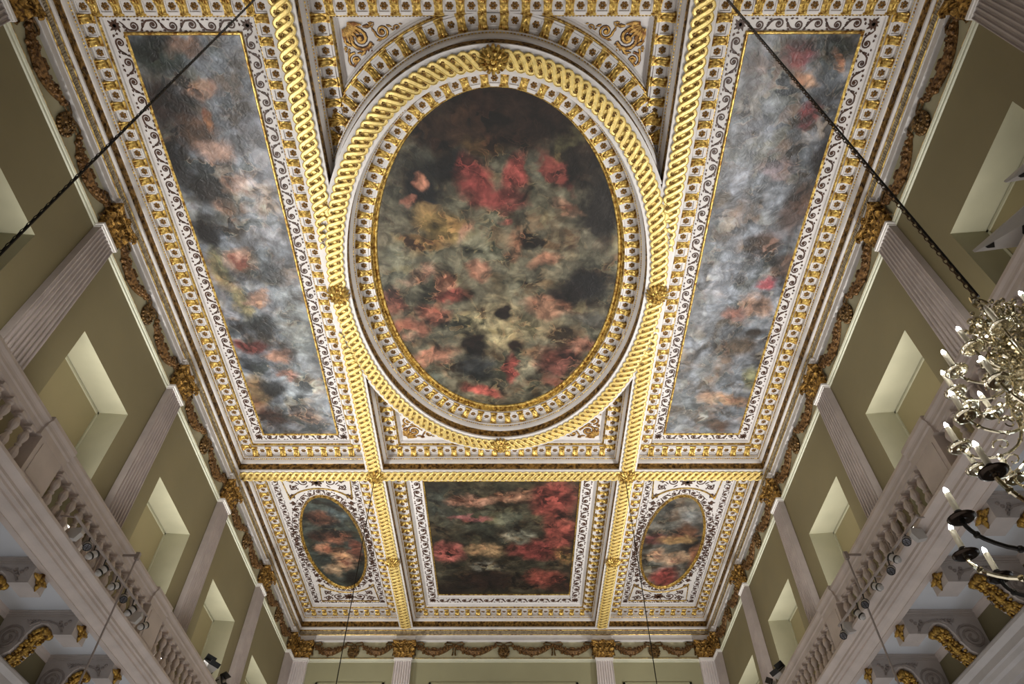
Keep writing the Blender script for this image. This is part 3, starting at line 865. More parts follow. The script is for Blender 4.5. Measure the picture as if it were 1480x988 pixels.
painting_rect('left', 'long narrow painting with pale blue glare and brown darks in the left coffer', -6.793, -4.618, 4.021, 14.973, '828b98')
painting_rect('right', 'long narrow blue-grey painting with crimson patches in the right coffer', 4.618, 6.793, 4.021, 14.973, '8a929e')
painting_rect('far', 'rectangular painting with scarlet upper right and dark green middle, nearest the end wall', -2.41, 2.41, 17.02, 23.64, '45402f', fw=.045)
def painting_oval(key, label, c, a, b, base, fw):
    t = thing('ceiling_painting', label, 'painting', (c[0], c[1], ZP))
    me = MB(); N = 96
    me.add([(c[0] + (a - .01) * sin(2 * pi * k / N), c[1] + (b - .01) * cos(2 * pi * k / N), ZP - .02) for k in range(N)] + [(c[0] + (a - .01) * sin(2 * pi * k / N), c[1] + (b - .01) * cos(2 * pi * k / N), ZP) for k in range(N)],
           [tuple(range(N)), tuple(range(2 * N - 1, N - 1, -1))] + [(k, k + N, (k + 1) % N + N, (k + 1) % N) for k in range(N)])
    me.build('canvas', painting_mat('painted_canvas_' + key, base, BLOBS[key]), t)
    mb = MB(); sweep(mb, [Ell(c, a, b, -1)], [(-.012, HP - .025), (0, HP - .05), (fw * .25, HP - .065), (fw * .45, HP - .05), (fw * .55, HP - .085), (fw * .85, HP - .095), (fw, HP - .05), (fw, HP)])
    mb.build('frame', M_GOLD, t)
painting_oval('oval', 'great oval painting, dark brown top with red and ochre draperies and pale clouds', (0, 9.395), 2.775, 4.38, '7c775f', .13)
painting_oval('ovL', 'small oval painting in the left far corner coffer, brown and flesh tones over slate', (-OC[0], OC[1]), OA, OB, '46504a', .075)
painting_oval('ovR', 'small oval painting in the right far corner coffer, crimson at the foot', (OC[0], OC[1]), OA, OB, '74726a', .075)

# ---------------------------------------------------------------- beams and their plaited gilt undersides
def plait(mb, curve, L, closed, amp=.146, hw=.047, period=.57, keep=None, z=H, dep=.034):
    """three-strand guilloche along curve(t, d)->(x,y,nx,ny), raised below level z"""
    n_ = max(1, round(L / period)); per = L / n_; S = 16
    rows = n_ * S
    for st in range(3):
        prev = None; base = None
        for i in range(rows + 1):
            tt = L * i / rows; th = 2 * pi * (i / S + st / 3.)
            off = amp * sin(th); up = .5 - .5 * cos(th)
            slope = amp * cos(th) * 2 * pi / per; ln = sqrt(1 + slope * slope)
            x, y, nx, ny = curve(tt, 0); e0 = curve(tt + .001 if (closed or tt < L - .01) else tt - .001, 0); sgt = 1 if (closed or tt < L - .01) else -1
            tx, ty = (e0[0] - x) * sgt / .001, (e0[1] - y) * sgt / .001
            # strand direction and its lateral vector in the plane
            lx, ly = (nx - tx * slope) / ln, (ny - ty * slope) / ln
            px, py = x + nx * off, y + ny * off
            W = hw * (1.0 + .12 * abs(sin(th)))
            zz = z - .012 - dep * up
            sec = []
            for u, dz in ((-1, .012), (-.97, -.014), (-.74, -.022), (-.55, -.010), (.55, -.010), (.74, -.022), (.97, -.014), (1, .020)):
                sec.append((px + lx * W * u, py + ly * W * u, zz + dz))
            o = len(mb.v); mb.v.extend(sec)
            if i and (keep is None or keep(px, py)):
                q = o - 8
                for k in range(7): mb.face((q + k, q + k + 1, o + k + 1, o + k))
    return n_, per
def plait_eyes(mb, curve, L, n_, per, amp=.088, z=H, keep=None):
    for i in range(n_ * 3):
        for sg in (-1, 1):
            tt = (i + (.75 if sg > 0 else .25)) * per / 3
            x, y, nx, ny = curve(tt % L if tt > L else tt, sg * amp * 1.0)
            if keep and not keep(x, y): continue
            petal_mesh(mb, .047, 6, 1, 0, .5, (x, y, z - .050))
def backing(mb, curve, L, z, hw=.150, keep=None):
    n_ = max(2, int(L / .1)); o = len(mb.v)
    for i in range(n_ + 1):
        x, y, nx, ny = curve(L * i / n_ if i < n_ else L * .99999, 0)
        mb.v += [(x - nx * hw, y - ny * hw, z), (x + nx * hw, y + ny * hw, z)]
        if i and (keep is None or keep(x, y)): mb.face((o + 2 * i - 2, o + 2 * i - 1, o + 2 * i + 1, o + 2 * i))
def beam(label, p, q, nrm, cut=None, ext=(0, 0)):
    L = sqrt((q[0] - p[0]) ** 2 + (q[1] - p[1]) ** 2)
    c = ((p[0] + q[0]) / 2, (p[1] + q[1]) / 2, H)
    t = thing('ceiling_beam', label, 'beam', c)
    hx = abs(nrm[0]) * .208 + abs(q[0] - p[0]) / 2; hy = abs(nrm[1]) * .208 + abs(q[1] - p[1]) / 2
    mb = MB(); mb.box(c[0] - hx, c[0] + hx, c[1] - hy, c[1] + hy, H + .002, ZP); mb.build('beam_body', M_WHITE, t)
    ln = Line(p, q, nrm); cur = lambda tt, d: ln.at(tt, d)
    g = MB(); e = MB(); backing(g, cur, L, H - .008, keep=cut); n_, per = plait(g, cur, L, False, keep=cut); plait_eyes(e, cur, L, n_, per, keep=cut)
    g.build('plaited_band', M_GUIL, t, smooth=False); e.build('plait_flowers', M_ROS, t)
    return t
BC = (BX0 + BX1) / 2; TC = (YT0 + YT1) / 2
def cut_ring(x, y): return (x / (EA1 - .03)) ** 2 + ((y - EC) / (EB1 - .03)) ** 2 > 1
for s in (-1, 1):
    beam('long gilt plaited ceiling beam left of the great oval' if s < 0 else 'long gilt plaited ceiling beam right of the great oval', (s * BC, YN - .02), (s * BC, YT0 + .0), (1, 0), cut_ring)
    beam('short gilt plaited beam to the %s of the middle far painting, running to the end wall' % SIDE[s], (s * BC, YT1), (s * BC, YE + .01), (1, 0))
beam('crosswise gilt plaited ceiling beam between the great oval and the far row of coffers', (-XS - .1, TC), (XS + .1, TC), (0, 1))
beam('crosswise gilt plaited ceiling beam at the near end of the great oval', (-XS, (YN + YNB) / 2), (XS, (YN + YNB) / 2), (0, 1))
em = Ell((0, EC), (EA0 + EA1) / 2, (EB0 + EB1) / 2, 1)
g = MB(); e_ = MB(); backing(g, lambda tt, d: em.at(tt, d), em.L, H - .014); n_, per = plait(g, lambda tt, d: em.at(tt, d), em.L, True, z=H - .006); plait_eyes(e_, lambda tt, d: em.at(tt, d), em.L, n_, per, z=H - .006)
g.build('plaited_band', M_GUIL, ring); e_.build('plait_flowers', M_ROS, ring)
# gilt flower bosses on the beam crossings and on the ring
bm = MB(); petal_mesh(bm, .27, 16, 1, -.02, .9); petal_mesh(bm, .17, 9, 2, -.10, .5)
bm.lathe([(.001, .0), (.20, .0), (.22, -.03), (.17, -.09), (.001, -.10)], (0, 0, 0), 16)
ME_BOSS = mk_mesh(bm, 'flower_boss', M_GOLD)
for (x, y, lb) in ((0, EC - (EB0 + EB1) / 2, 'at the near tip of the oval ring'), (0, EC + (EB0 + EB1) / 2, 'at the far tip of the oval ring'),
                   (-BC, 9.45, 'where the oval ring meets the left long beam'), (BC, 9.45, 'where the oval ring meets the right long beam'),
                   (-BC, TC, 'on the left crossing of the far crosswise beam'), (BC, TC, 'on the right crossing of the far crosswise beam'),
                   (-BC, 20.3, 'halfway along the left short beam'), (BC, 20.3, 'halfway along the right short beam'),
                   (-BC, 3.0, 'on the left crossing of the near crosswise beam'), (BC, 3.0, 'on the right crossing of the near crosswise beam')):
    o = link('flower_boss', ME_BOSS, None, (x, y, H - .02)); tag(o, 'gilt flower boss ' + lb, 'boss', 'gilt flower bosses on the ceiling beams')
# near part of the ceiling, behind the viewer
mb = MB(); mb.box(-XS, XS, YS, YNB - .01, H + .3, ZP); tag(mb.build('trim_9', M_WHITE), 'near end of the ceiling beyond the crosswise beam', 'ceiling', kind='structure')

# ---------------------------------------------------------------- entablature, garland frieze, pilasters
P_ENT_W = [(0, 0), (.0, .02), (-.02, .03), (-.045, .01), (-.05, -.03), (-.03, -.06), (.0, -.07)]
def ent(side):
    """side: -1 left, 1 right, 0 end.  local d measured towards the room from wall plane"""
    def pt(d, z, a):
        return (side * (XW - d), a, z) if side else (a, YW - d, z)
    a0, a1 = (YS, YE + .1) if side else (-XS, XS)
    nm = {-1: 'trim_1', 1: 'trim_2', 0: 'trim_3'}[side]
    wh = {-1: 'left', 1: 'right', 0: 'end'}[side]
    def run(mb, prof):
        vs = []
        for a in (a0, a1):
            vs += [pt(d, z, a) for d, z in prof]
        m = len(prof)
        mb.add(vs, [(k, k + 1, m + k + 1, m + k) for k in range(m - 1)])
    t = thing(nm, 'white and gilt wall cornice with leaf moulding above the %s garland frieze' % wh, 'cornice', pt(.1, H, (a0 + a1) / 2), kind='structure')
    mb = MB(); run(mb, [(.0, H + .03), (.16, H + .03), (.185, H + .01), (.185, H - .035), (.16, H - .06), (.13, H - .065)])
    run(mb, [(.115, 12.485), (.115, 12.46), (.10, 12.45), (.10, 12.33), (.12, 12.32), (.12, 12.28), (.0, 12.26)])
    mb.build('cornice', M_WHITE, t)
    mb = MB(); run(mb, [(.13, H - .065), (.15, H - .085), (.15, H - .10), (.14, H - .115)]); run(mb, [(.11, 12.515), (.13, 12.50), (.115, 12.485)])
    mb.build('gilt_beading', M_GOLD, t)
    mb = MB(); run(mb, [(.14, H - .115), (.118, 12.51)])
    # leaf moulding
    L = a1 - a0; n_ = int(L / .15)
    for i in range(n_):
        a = a0 + L * (i + .5) / n_
        def fn(u, v, th, a=a): return pt(.131 + th + v * .17, 12.573 + v, a + u)
        mb.ribbon([(-.05, -.04), (-.058, .02), (-.02, .05), (0, .0)], [.02, .024, .024, .01], fn, .012)
        mb.ribbon([(.05, -.04), (.058, .02), (.02, .05), (0, .0)], [.02, .024, .024, .01], fn, .012)
        mb.ribbon([(0, .05), (0, -.05)], [.014, .014], fn, .014)
    mb.build('leaf_moulding', mat('leaf_bronze', (.50, .42, .30), .5, .3, noise=.5, nscale=12), t)
    mb = MB(); run(mb, [(.02, 12.27), (.02, 11.66)]); mb.build('frieze', M_FRZ, t)
    mb = MB(); run(mb, [(.02, 11.665), (.05, 11.655), (.065, 11.63), (.05, 11.60), (.03, 11.595), (.03, 11.55), (.0, 11.54)]); mb.build('astragal', M_ASTR, t)
    mb = MB(); run(mb, [(.021, 11.675), (.056, 11.66), (.05, 11.65)]); mb.build('gilt_line', M_GOLD, t)
for sd in (-1, 1, 0): ent(sd)
# pilaster: local frame, x along the wall, y out of the wall (towards room), z up, origin at (wall plane, capital foot)
def capital_mesh():
    mb = MB(); hw = .30; D = .16
    # bell
    n = 6
    for i, (z, w_, d_) in enumerate(((0, .29, .15), (.30, .29, .15), (.46, .33, .19), (.52, .35, .21))): pass
    prof = [(0, .29, .15), (.06, .30, .16), (.30, .29, .15), (.46, .33, .19), (.50, .34, .20)]
    vs = []
    for z, w_, d_ in prof: vs += [(-w_, 0, z), (-w_, d_, z), (w_, d_, z), (w_, 0, z)]
    mb.add(vs, [(i * 4 + k, i * 4 + k + 1, i * 4 + k + 5, i * 4 + k + 4) for i in range(4) for k in range(3)])
    # abacus with concave front
    N = 10; top = []
    for k in range(N + 1):
        u = -1 + 2 * k / N; top.append((u * .40, .26 + .05 * u * u * 1.2))
    poly = [(-.40, 0)] + top + [(.40, 0)]
    mb.prism([(x, y) for x, y in poly], .50, .59, 'z')
    mb.prism([(x * 1.04, y * 1.06) for x, y in poly], .545, .575, 'z')
    # acanthus leaves, two rows
    def leaf(x, z0, h, w_, out, ang=0., y0=.15):
        rows = [(0, 0, .8), (.35, .015, 1.), (.7, .04, .95), (.92, .10, .75), (.98, .15, .5), (.88, .18, .25)]
        vs = []
        for (tz, oy, ww) in rows:
            for sgn, dy in ((-1, .0), (-.5, .022), (0, .008), (.5, .022), (1, .0)):
                lx, ly = sgn * w_ * ww, oy * out / .18 + dy
                c_, s_ = cos(ang), sin(ang)
                vs.append((x + lx * c_ + ly * s_, y0 - lx * s_ * (1 if ang else 0) + ly * c_, z0 + h * tz))
        mb.add(vs, [(i * 5 + k, i * 5 + k + 1, i * 5 + k + 6, i * 5 + k + 5) for i in range(5) for k in range(4)])
    for x in (-.20, 0, .20): leaf(x, .0, .20, .095, .09)
    for x in (-.30, -.10, .10, .30): leaf(x, .10, .25, .085, .11, y0=.155)
    for sg in (-1, 1):
        leaf(sg * .30, .0, .20, .07, .08, sg * pi / 2, y0=.08); leaf(sg * .30, .1, .25, .07, .10, sg * pi / 2, y0=.10)
        # corner volutes on the diagonal
        c = Vector((sg * .36, .27, .44))
        dx, dy = sg * .7071, .7071
        pts = []; 
        for k in range(20):
            a = radians(-60 + 30 * k); R = .085 * (1 - k / 23)
            pts.append((c.x + dx * R * cos(a) * 1., c.y + dy * R * cos(a), c.z + R * sin(a)))
        mb.tube(pts, [.026 * (1 - .5 * k / 20) for k in range(20)], 5)
        mb.tube([(sg * .12, .18, .28), (sg * .2, .2, .40), (sg * .30, .24, .49), (sg * .38, .29, .51)], [.014, .02, .024, .026], 5)
        # small inner helices
        pts = [(sg * (.075 + .045 * (1 - k / 14) * cos(radians(120 + 30 * k))), .225, .42 + .045 * (1 - k / 14) * sin(radians(120 + 30 * k))) for k in range(13)]
        mb.tube(pts, .012, 4)
    for k in range(9): mb.ball((-.24 + .06 * k, .20, .475), .03, 6)
    # flower on the abacus
    for k in range(6):
        a = 2 * pi * k / 6; mb.ball((.05 * cos(a), .30, .54 + .05 * sin(a)), .032, 6)
    mb.ball((0, .32, .54), .03, 6)
    return mk_mesh(mb, 'capital', M_GOLDD, True)
ME_CAP = capital_mesh()
def shaft_mesh(z0=-6.2):
    mb = MB(); w0, w1, D = .345, .29, .15; nf = 7
    prof = []
    for k in range(nf):
        a = -1 + 2 * (k + .14) / nf; b_ = -1 + 2 * (k + .86) / nf
        prof += [(a, D), (a + (b_ - a) * .18, D - .028), (a + (b_ - a) * .5, D - .038), (a + (b_ - a) * .82, D - .028), (b_, D)]
    prof = [(-1, 0), (-1, D)] + prof + [(1, D), (1, 0)]
    m = len(prof); vs = []
    for z, w_ in ((z0, w0), (z0 * .45, .335), (-.10, w1)): vs += [(x * w_, y, z) for x, y in prof]
    mb.add(vs, [(r * m + k, r * m + k + 1, (r + 1) * m + k + 1, (r + 1) * m + k) for r in range(2) for k in range(m - 1)])
    mb.add([(x * w1, y, -.10) for x, y in prof[:2] + prof[-2:]], [(0, 1, 2, 3)])
    return mk_mesh(mb, 'shaft', M_STONE)
ME_SHAFT = shaft_mesh()
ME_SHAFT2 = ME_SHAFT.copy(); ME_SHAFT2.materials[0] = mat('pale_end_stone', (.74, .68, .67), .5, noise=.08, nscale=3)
mb = MB(); mb.box(-.30, .30, 0, .165, -.10, -.055); mb.box(-.325, .325, 0, .19, -.055, 0)
ME_CAST = mk_mesh(mb, 'necking', mat('bright_necking', (.74, .71, .68), .5, noise=.05))
mb = MB(); mb.box(-.36, .36, -.02, .17, .59, .80); mb.box(-.39, .39, -.02, .19, .76, .80)
ME_BLK = mk_mesh(mb, 'cornice_block', M_WHITE)
def pilaster(loc, rot, label):
    t = thing('pilaster', label, 'pilaster', loc, 'fluted pilasters with gilt capitals'); t.rotation_euler = (0, 0, rot)
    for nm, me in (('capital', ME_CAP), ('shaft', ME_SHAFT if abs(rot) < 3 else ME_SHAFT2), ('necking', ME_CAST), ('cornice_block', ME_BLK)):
        o = bpy.data.objects.new(nm, me); COL.objects.link(o); o.parent = t
        if nm == 'capital': o['label'] = 'gilt leafy capital'
ZC = 11.62
for s in (-1, 1):
    for i, y in enumerate(PY[:7]):
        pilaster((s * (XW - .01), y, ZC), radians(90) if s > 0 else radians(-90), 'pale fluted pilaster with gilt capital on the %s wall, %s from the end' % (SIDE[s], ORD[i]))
for x, lb in ((-7.25, 'in the left corner of the end wall'), (-3.57, 'on the end wall under the left short beam'), (3.57, 'on the end wall under the right short beam'), (7.25, 'in the right corner of the end wall')):
    pilaster((x, YW - .01, ZC), pi, 'pale fluted pilaster with gilt leafy capital ' + lb)
# garlands, bows and masks of the frieze: local x along the wall, y out, z up; origin at frieze mid height
M_GARL = mat('garland_bronze', (.24, .125, .04), .42, .45, noise=.5, nscale=22, bump=.5, bscale=60, col2='3a2208')
M_BOW = mat('bow_bronze', (.26, .15, .05), .45, .5, noise=.5, nscale=14, col2='2a1a08')
def garland_mesh():
    mb = MB(); rnd = random.Random(3); W = .62
    for k in range(15):
        u = -1 + 2 * k / 14; z = .16 - .24 * (1 - u * u); r_ = .05 + .115 * (1 - abs(u) ** 1.6)
        n = 3 + int(8 * (1 - abs(u)))
        for j in range(n):
            mb.ball((u * W + rnd.uniform(-.03, .03), .035 + rnd.uniform(0, .06), z + rnd.uniform(-1, 1) * r_ * .85), rnd.uniform(.032, .055), 6)
    mb.tube([(-1 * W + 2 * W * k / 12, .03, .16 - .24 * (1 - (-1 + k / 6) ** 2)) for k in range(13)], [.03 + .09 * (1 - abs(-1 + k / 6) ** 1.6) for k in range(13)], 6)
    return mk_mesh(mb, 'garland', M_GARL)
def bow_mesh(ribbon=True):
    mb = MB()
    for sg in (-1, 1):
        mb.tube([(0, .05, .19), (sg * .10, .06, .25), (sg * .28, .06, .275), (sg * .34, .06, .22), (sg * .28, .06, .15), (sg * .1, .06, .15), (0, .05, .19)], [.016, .024, .03, .034, .03, .024, .016], 5)
        mb.tube([(0, .05, .19), (sg * .05, .05, .08), (sg * .035, .05, -.06), (sg * .06, .05, -.2)], [.015, .028, .022, .03], 4)
    mb.ball((0, .07, .19), .04, 6)
    return mk_mesh(mb, 'ribbon_bow', M_BOW)
def mask_mesh():
    mb = MB()
    mb.lathe([(.001, .10), (.10, .095), (.16, .06), (.19, .02), (.20, .0)], (0, 0, -.05), 14, 'y')
    for k in range(16):
        a = 2 * pi * k / 16; mb.ball((.18 * cos(a), .045, -.05 + .20 * sin(a)), .042, 6)
    for sg in (-1, 1):
        mb.ball((sg * .055, .115, -.01), .026, 6); mb.ball((sg * .07, .09, -.08), .045, 6); mb.ball((sg * .14, .05, .12), .05, 6)
    mb.ball((0, .135, -.045), .03, 6, (1, 1, 1.7)); mb.ball((0, .11, -.12), .035, 6, (1.5, 1, .6)); mb.ball((0, .09, -.18), .05, 6)
    mb.ball((0, .09, .08), .07, 6, (1.5, 1, .8))
    return mk_mesh(mb, 'mask', M_BOW)
ME_GAR, ME_BOW, ME_MASK = garland_mesh(), bow_mesh(), mask_mesh()
def put(me, name, side, a, label, cat, group, sc=(1, 1, 1)):
    o = bpy.data.objects.new(name, me); COL.objects.link(o)
    if side: o.location = (side * (XW - .02), a, 11.95); o.rotation_euler = (0, 0, radians(90) if side > 0 else radians(-90))
    else: o.location = (a, YW - .02, 11.95); o.rotation_euler = (0, 0, pi)
    o.scale = sc; tag(o, label, cat, group)
def bay(side, c0, c1, where, k=1):
    """c0..c1 between pilaster centres; k masks"""
    c = (c0 + c1) / 2; half = (c1 - c0) / 2
    for i, (m0, m1) in enumerate(((c0, c), (c, c1))):
        wh = ('far' if m0 >= c else 'near') if side else ('left' if i == 0 else 'right')
        if k == 1:
            a = m0 + .36 + .02 if i == 0 else m0 + .26; b_ = m1 - .26 if i == 0 else m1 - .38
            put(ME_GAR, 'garland', side, (a + b_) / 2, 'gilt fruit garland, %s half of %s' % (wh, where), 'garland', 'fruit garlands of the frieze', ((b_ - a) / 1.34, 1, 1))
        else:
            mid = (m0 + m1) / 2
            for a, b_, w2 in ((m0 + (.38 if i == 0 else .26), mid, 'outer' if i == 0 else 'inner'), (mid, m1 - (.26 if i == 0 else .38), 'inner' if i == 0 else 'outer')):
                put(ME_GAR, 'garland', side, (a + b_) / 2, 'gilt fruit garland, %s one in %s half of %s' % (w2, wh, where), 'garland', 'fruit garlands of the frieze', ((b_ - a) / 1.34, 1, 1))
            put(ME_BOW, 'ribbon_bow', side, mid, 'gilt bow joining two garlands, %s half of %s' % (wh, where), 'bow', 'ribbon bows of the frieze')
        e = c0 + .34 if i == 0 else c1 - .34
        put(ME_BOW, 'ribbon_bow', side, e, 'gilt bow beside the %s capital of %s' % (wh, where), 'bow', 'ribbon bows of the frieze')
    put(ME_BOW, 'ribbon_bow', side, c, 'gilt bow above the mask in ' + where, 'bow', 'ribbon bows of the frieze', (.95, .6, 1.05))
    put(ME_MASK, 'mask', side, c, 'dark gilt mask roundel at the middle of ' + where, 'mask', 'masks of the frieze')
for s in (-1, 1):
    for i in range(5):
        bay(s, PY[i + 1], PY[i] if i else 24.33, 'the %s bay from the end, %s wall' % (ORD[i], SIDE[s]))
bay(0, -3.57, 3.57, 'the middle bay of the end wall', 2)
bay(0, -7.25, -3.57, 'the left bay of the end wall'); bay(0, 3.57, 7.25, 'the right bay of the end wall')
# ---------------------------------------------------------------- galleries
def gallery(s):
    y0, y1 = YS, YW - .05
    def run(mb, prof, a=y0, b=y1):
        vs = [(s * x, a, z) for x, z in prof] + [(s * x, b, z) for x, z in prof]; m = len(prof)
        mb.add(vs, [(k, k + 1, m + k + 1, m + k) for k in range(m - 1)])
    t = thing('trim_4' if s < 0 else 'trim_5', 'moulded gallery cornice and floor along the %s wall' % SIDE[s], 'gallery', (s * 6.7, (y0 + y1) / 2, 5.4), kind='structure')
    mb = MB(); run(mb, [(6.05, 5.53), (5.71, 5.53), (5.70, 5.51), (5.70, 5.475), (5.72, 5.46), (5.76, 5.44), (5.79, 5.415), (5.79, 5.375), (5.83, 5.37), (5.83, 5.335), (5.835, 5.33), (5.90, 5.33), (5.90, 5.30), (5.94, 5.295), (5.99, 5.28), (6.03, 5.25), (6.03, 5.235), (6.12, 5.235), (6.12, 5.37)])
    mb.build('cornice', M_STONE2, t)
    mb = MB(); run(mb, [(6.12, 5.37), (7.26, 5.37)]); mb.build('soffit', M_SOFFIT, t)
    mb = MB(); run(mb, [(6.0, 5.53), (7.63, 5.53)]); mb.build('gallery_floor', M_FLOOR, t)
    mb = MB(); run(mb, [(7.20, 5.37), (7.20, 5.34), (7.23, 5.31), (7.24, 5.26), (7.255, 5.25)]); mb.build('wall_moulding', M_STONE2, t)
    t = thing('trim_6' if s < 0 else 'trim_7', 'pale lower wall cornice under the gallery brackets on the %s' % SIDE[s], 'cornice', (s * 7.1, (y0 + y1) / 2, 4.6), kind='structure')
    mb = MB(); run(mb, [(7.26, 4.67), (6.94, 4.67), (6.92, 4.64), (6.92, 4.60), (6.95, 4.57), (6.99, 4.54), (6.99, 4.44), (7.03, 4.43), (7.05, 4.37), (7.10, 4.34), (7.13, 4.25), (7.20, 4.24), (7.20, 3.7), (7.17, 3.68), (7.17, 3.5), (7.255, 3.46)])
    mb.build('cornice', mat('lower_cornice_paint', (.60, .57, .56), .5, noise=.1), t)
    # balustrade
    t = thing('balustrade', 'pale balustrade with moulded handrail and turned balusters along the %s gallery' % SIDE[s], 'balustrade', (s * 5.95, 10, 5.53))
    X = 5.95
    mb = MB(); pr_ = [(X + .12, 6.22), (X + .14, 6.30), (X + .14, 6.50), (X - .09, 6.50), (X - .105, 6.485), (X - .105, 6.44), (X - .075, 6.41), (X - .065, 6.385), (X - .065, 6.345), (X - .045, 6.33), (X - .04, 6.265), (X - .02, 6.25), (X - .01, 6.22), (X + .12, 6.22)]
    run(mb, pr_); mb.build('handrail', M_STONE2, t)
    mb = MB(); run(mb, [(X + .11, 5.53), (X + .11, 5.61), (X - .08, 5.61), (X - .10, 5.58), (X - .10, 5.53)]); mb.build('plinth', M_STONE2, t)
    pm = MB(); pm.box(-.075, .12, -.30, .30, 0, .70)
    for q in ((-.125, .14, -.325, .325, 0, .09), (-.115, .13, -.31, .31, .09, .12)): pm.box(*q)
    pm.prism([(.17, .69), (.17, .99), (-.125, .99), (-.14, .975), (-.14, .92), (-.11, .89), (-.10, .865), (-.10, .82), (-.08, .80), (-.08, .69)], -.36, .36, 'y')
    for q in ((-.085, -.07, -.22, .22, .17, .64),): pm.box(*q)
    me = mk_mesh(pm, 'pedestal', M_STONE2)
    for y in PY[:7]: link('pedestal', me, t, (s * X, y, 5.53), (0, 0, 0 if s > 0 else pi))
    bmh = MB(); bmh.box(-.062, .062, -.062, .062, 0, .045); bmh.box(-.058, .058, -.058, .058, .565, .61)
    bmh.lathe([(.05, .045), (.052, .06), (.036, .075), (.04, .09), (.06, .13), (.066, .17), (.055, .215), (.034, .26), (.028, .285), (.042, .295), (.042, .315), (.028, .325), (.034, .35), (.055, .395), (.062, .43), (.052, .475), (.034, .51), (.03, .53), (.045, .54), (.045, .565)], (0, 0, 0), 10)
    me = mk_mesh(bmh, 'baluster', M_STONE2, False)
    nb = 0
    for i in range(6):
        a, b = PY[i + 1] + .36, PY[i] - .36; k = 14; step = (b - a) / k
        for j in range(k):
            y = a + step * (j + .5)
            if y < 2.0 or y > 24.0: continue
            link('baluster', me, t, (s * X, y, 5.61)); nb += 1
    return nb
for s in (-1, 1): gallery(s)
# bracket consoles: local x from room (0) towards the wall, origin at front top
def console_meshes():
    sil = [(0, 0), (0, -.29), (.28, -.29), (.34, -.19), (.43, -.12), (.53, -.115), (.61, -.16), (.67, -.27), (.71, -.40), (.79, -.53), (.90, -.60), (1.03, -.59), (1.12, -.52), (1.12, 0)]
    body = MB(); body.prism([(x, z) for x, z in sil], -.19, .19, 'y')
    for q in ((-.05, 1.14, -.24, .24, .045, .07), (-.03, 1.14, -.22, .22, .015, .045), (-.012, 1.14, -.20, .20, -.01, .015)): body.box(*q)
    for sg in (-1, 1):
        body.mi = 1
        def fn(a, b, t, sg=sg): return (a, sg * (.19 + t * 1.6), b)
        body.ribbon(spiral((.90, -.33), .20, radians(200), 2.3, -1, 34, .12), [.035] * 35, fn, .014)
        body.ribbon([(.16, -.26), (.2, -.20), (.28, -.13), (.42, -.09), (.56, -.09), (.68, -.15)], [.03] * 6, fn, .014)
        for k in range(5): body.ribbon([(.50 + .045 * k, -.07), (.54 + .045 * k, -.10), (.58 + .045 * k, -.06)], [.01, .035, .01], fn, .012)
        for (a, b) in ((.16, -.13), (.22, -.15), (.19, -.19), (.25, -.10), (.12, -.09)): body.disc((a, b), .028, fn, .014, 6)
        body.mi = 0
    leaf = MB(); rnd = random.Random(5)
    path = [(.50, -.17), (.55, -.17), (.60, -.20), (.645, -.29), (.69, -.41), (.76, -.53), (.85, -.60), (.95, -.635), (1.04, -.62), (1.10, -.57)]
    P = [Vector((a, 0, b)) for a, b in path]
    for i in range(len(P) - 1):
        for k in range(3):
            p = P[i].lerp(P[i + 1], k / 3)
            for y in (-.12, -.06, 0, .06, .12):
                leaf.ball((p.x + rnd.uniform(-.015, .015), y + rnd.uniform(-.012, .012), p.z - .012 + rnd.uniform(-.012, .012) - .02 * (1 - abs(y) / .12)), rnd.uniform(.024, .036), 6, (1.2, 1, .8))
    for y in (-.08, 0, .08): leaf.ball((.50, y, -.18), .062, 8)
    leaf.tube([(p.x, 0, p.z - .005) for p in P], .05, 6)
    front = MB()
    for k in range(4):
        a = pi / 2 * k
        for r_, w_ in ((.03, .03), (.065, .046), (.105, .040), (.135, .028), (.165, .018)):
            front.ball((-.016, r_ * sin(a), -.15 + r_ * .9 * cos(a)), w_, 6, (.7, 1, 1))
        a += pi / 4; front.ball((-.014, .06 * sin(a), -.155 + .06 * cos(a)), .032, 6, (.6, 1, 1))
    front.ball((-.03, 0, -.155), .03, 6)
    return mk_mesh(body, 'bracket_body', [M_STONED2, M_CARVE_SHADE]), mk_mesh(leaf, 'gilt_leaf', M_GOLDL, True), mk_mesh(front, 'gilt_rosette', M_GOLDL, True)
M_STONED2 = mat('bracket_stone', (.60, .54, .51), .55, noise=.12, nscale=4, bump=.2, bscale=30)
M_GOLDL = mat('bracket_gilding', (.72, .45, .10), .34, .7, noise=.6, nscale=18, bump=.5, bscale=60, col2='4a2a08')
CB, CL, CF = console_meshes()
for s in (-1, 1):
    ys = [PY[4] + 1.4233 * k for k in range(-3, 12)]
    for i, y in enumerate(ys):
        t = thing('bracket', 'scrolled bracket with gilt leaf under the %s gallery, %s from the near end' % (SIDE[s], ORD[i]), 'bracket', (s * 6.125, y, 5.30), 'gallery brackets')
        t.rotation_euler = (0, 0, 0 if s > 0 else pi)
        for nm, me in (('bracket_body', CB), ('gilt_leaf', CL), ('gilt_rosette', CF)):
            o = bpy.data.objects.new(nm, me); COL.objects.link(o); o.parent = t
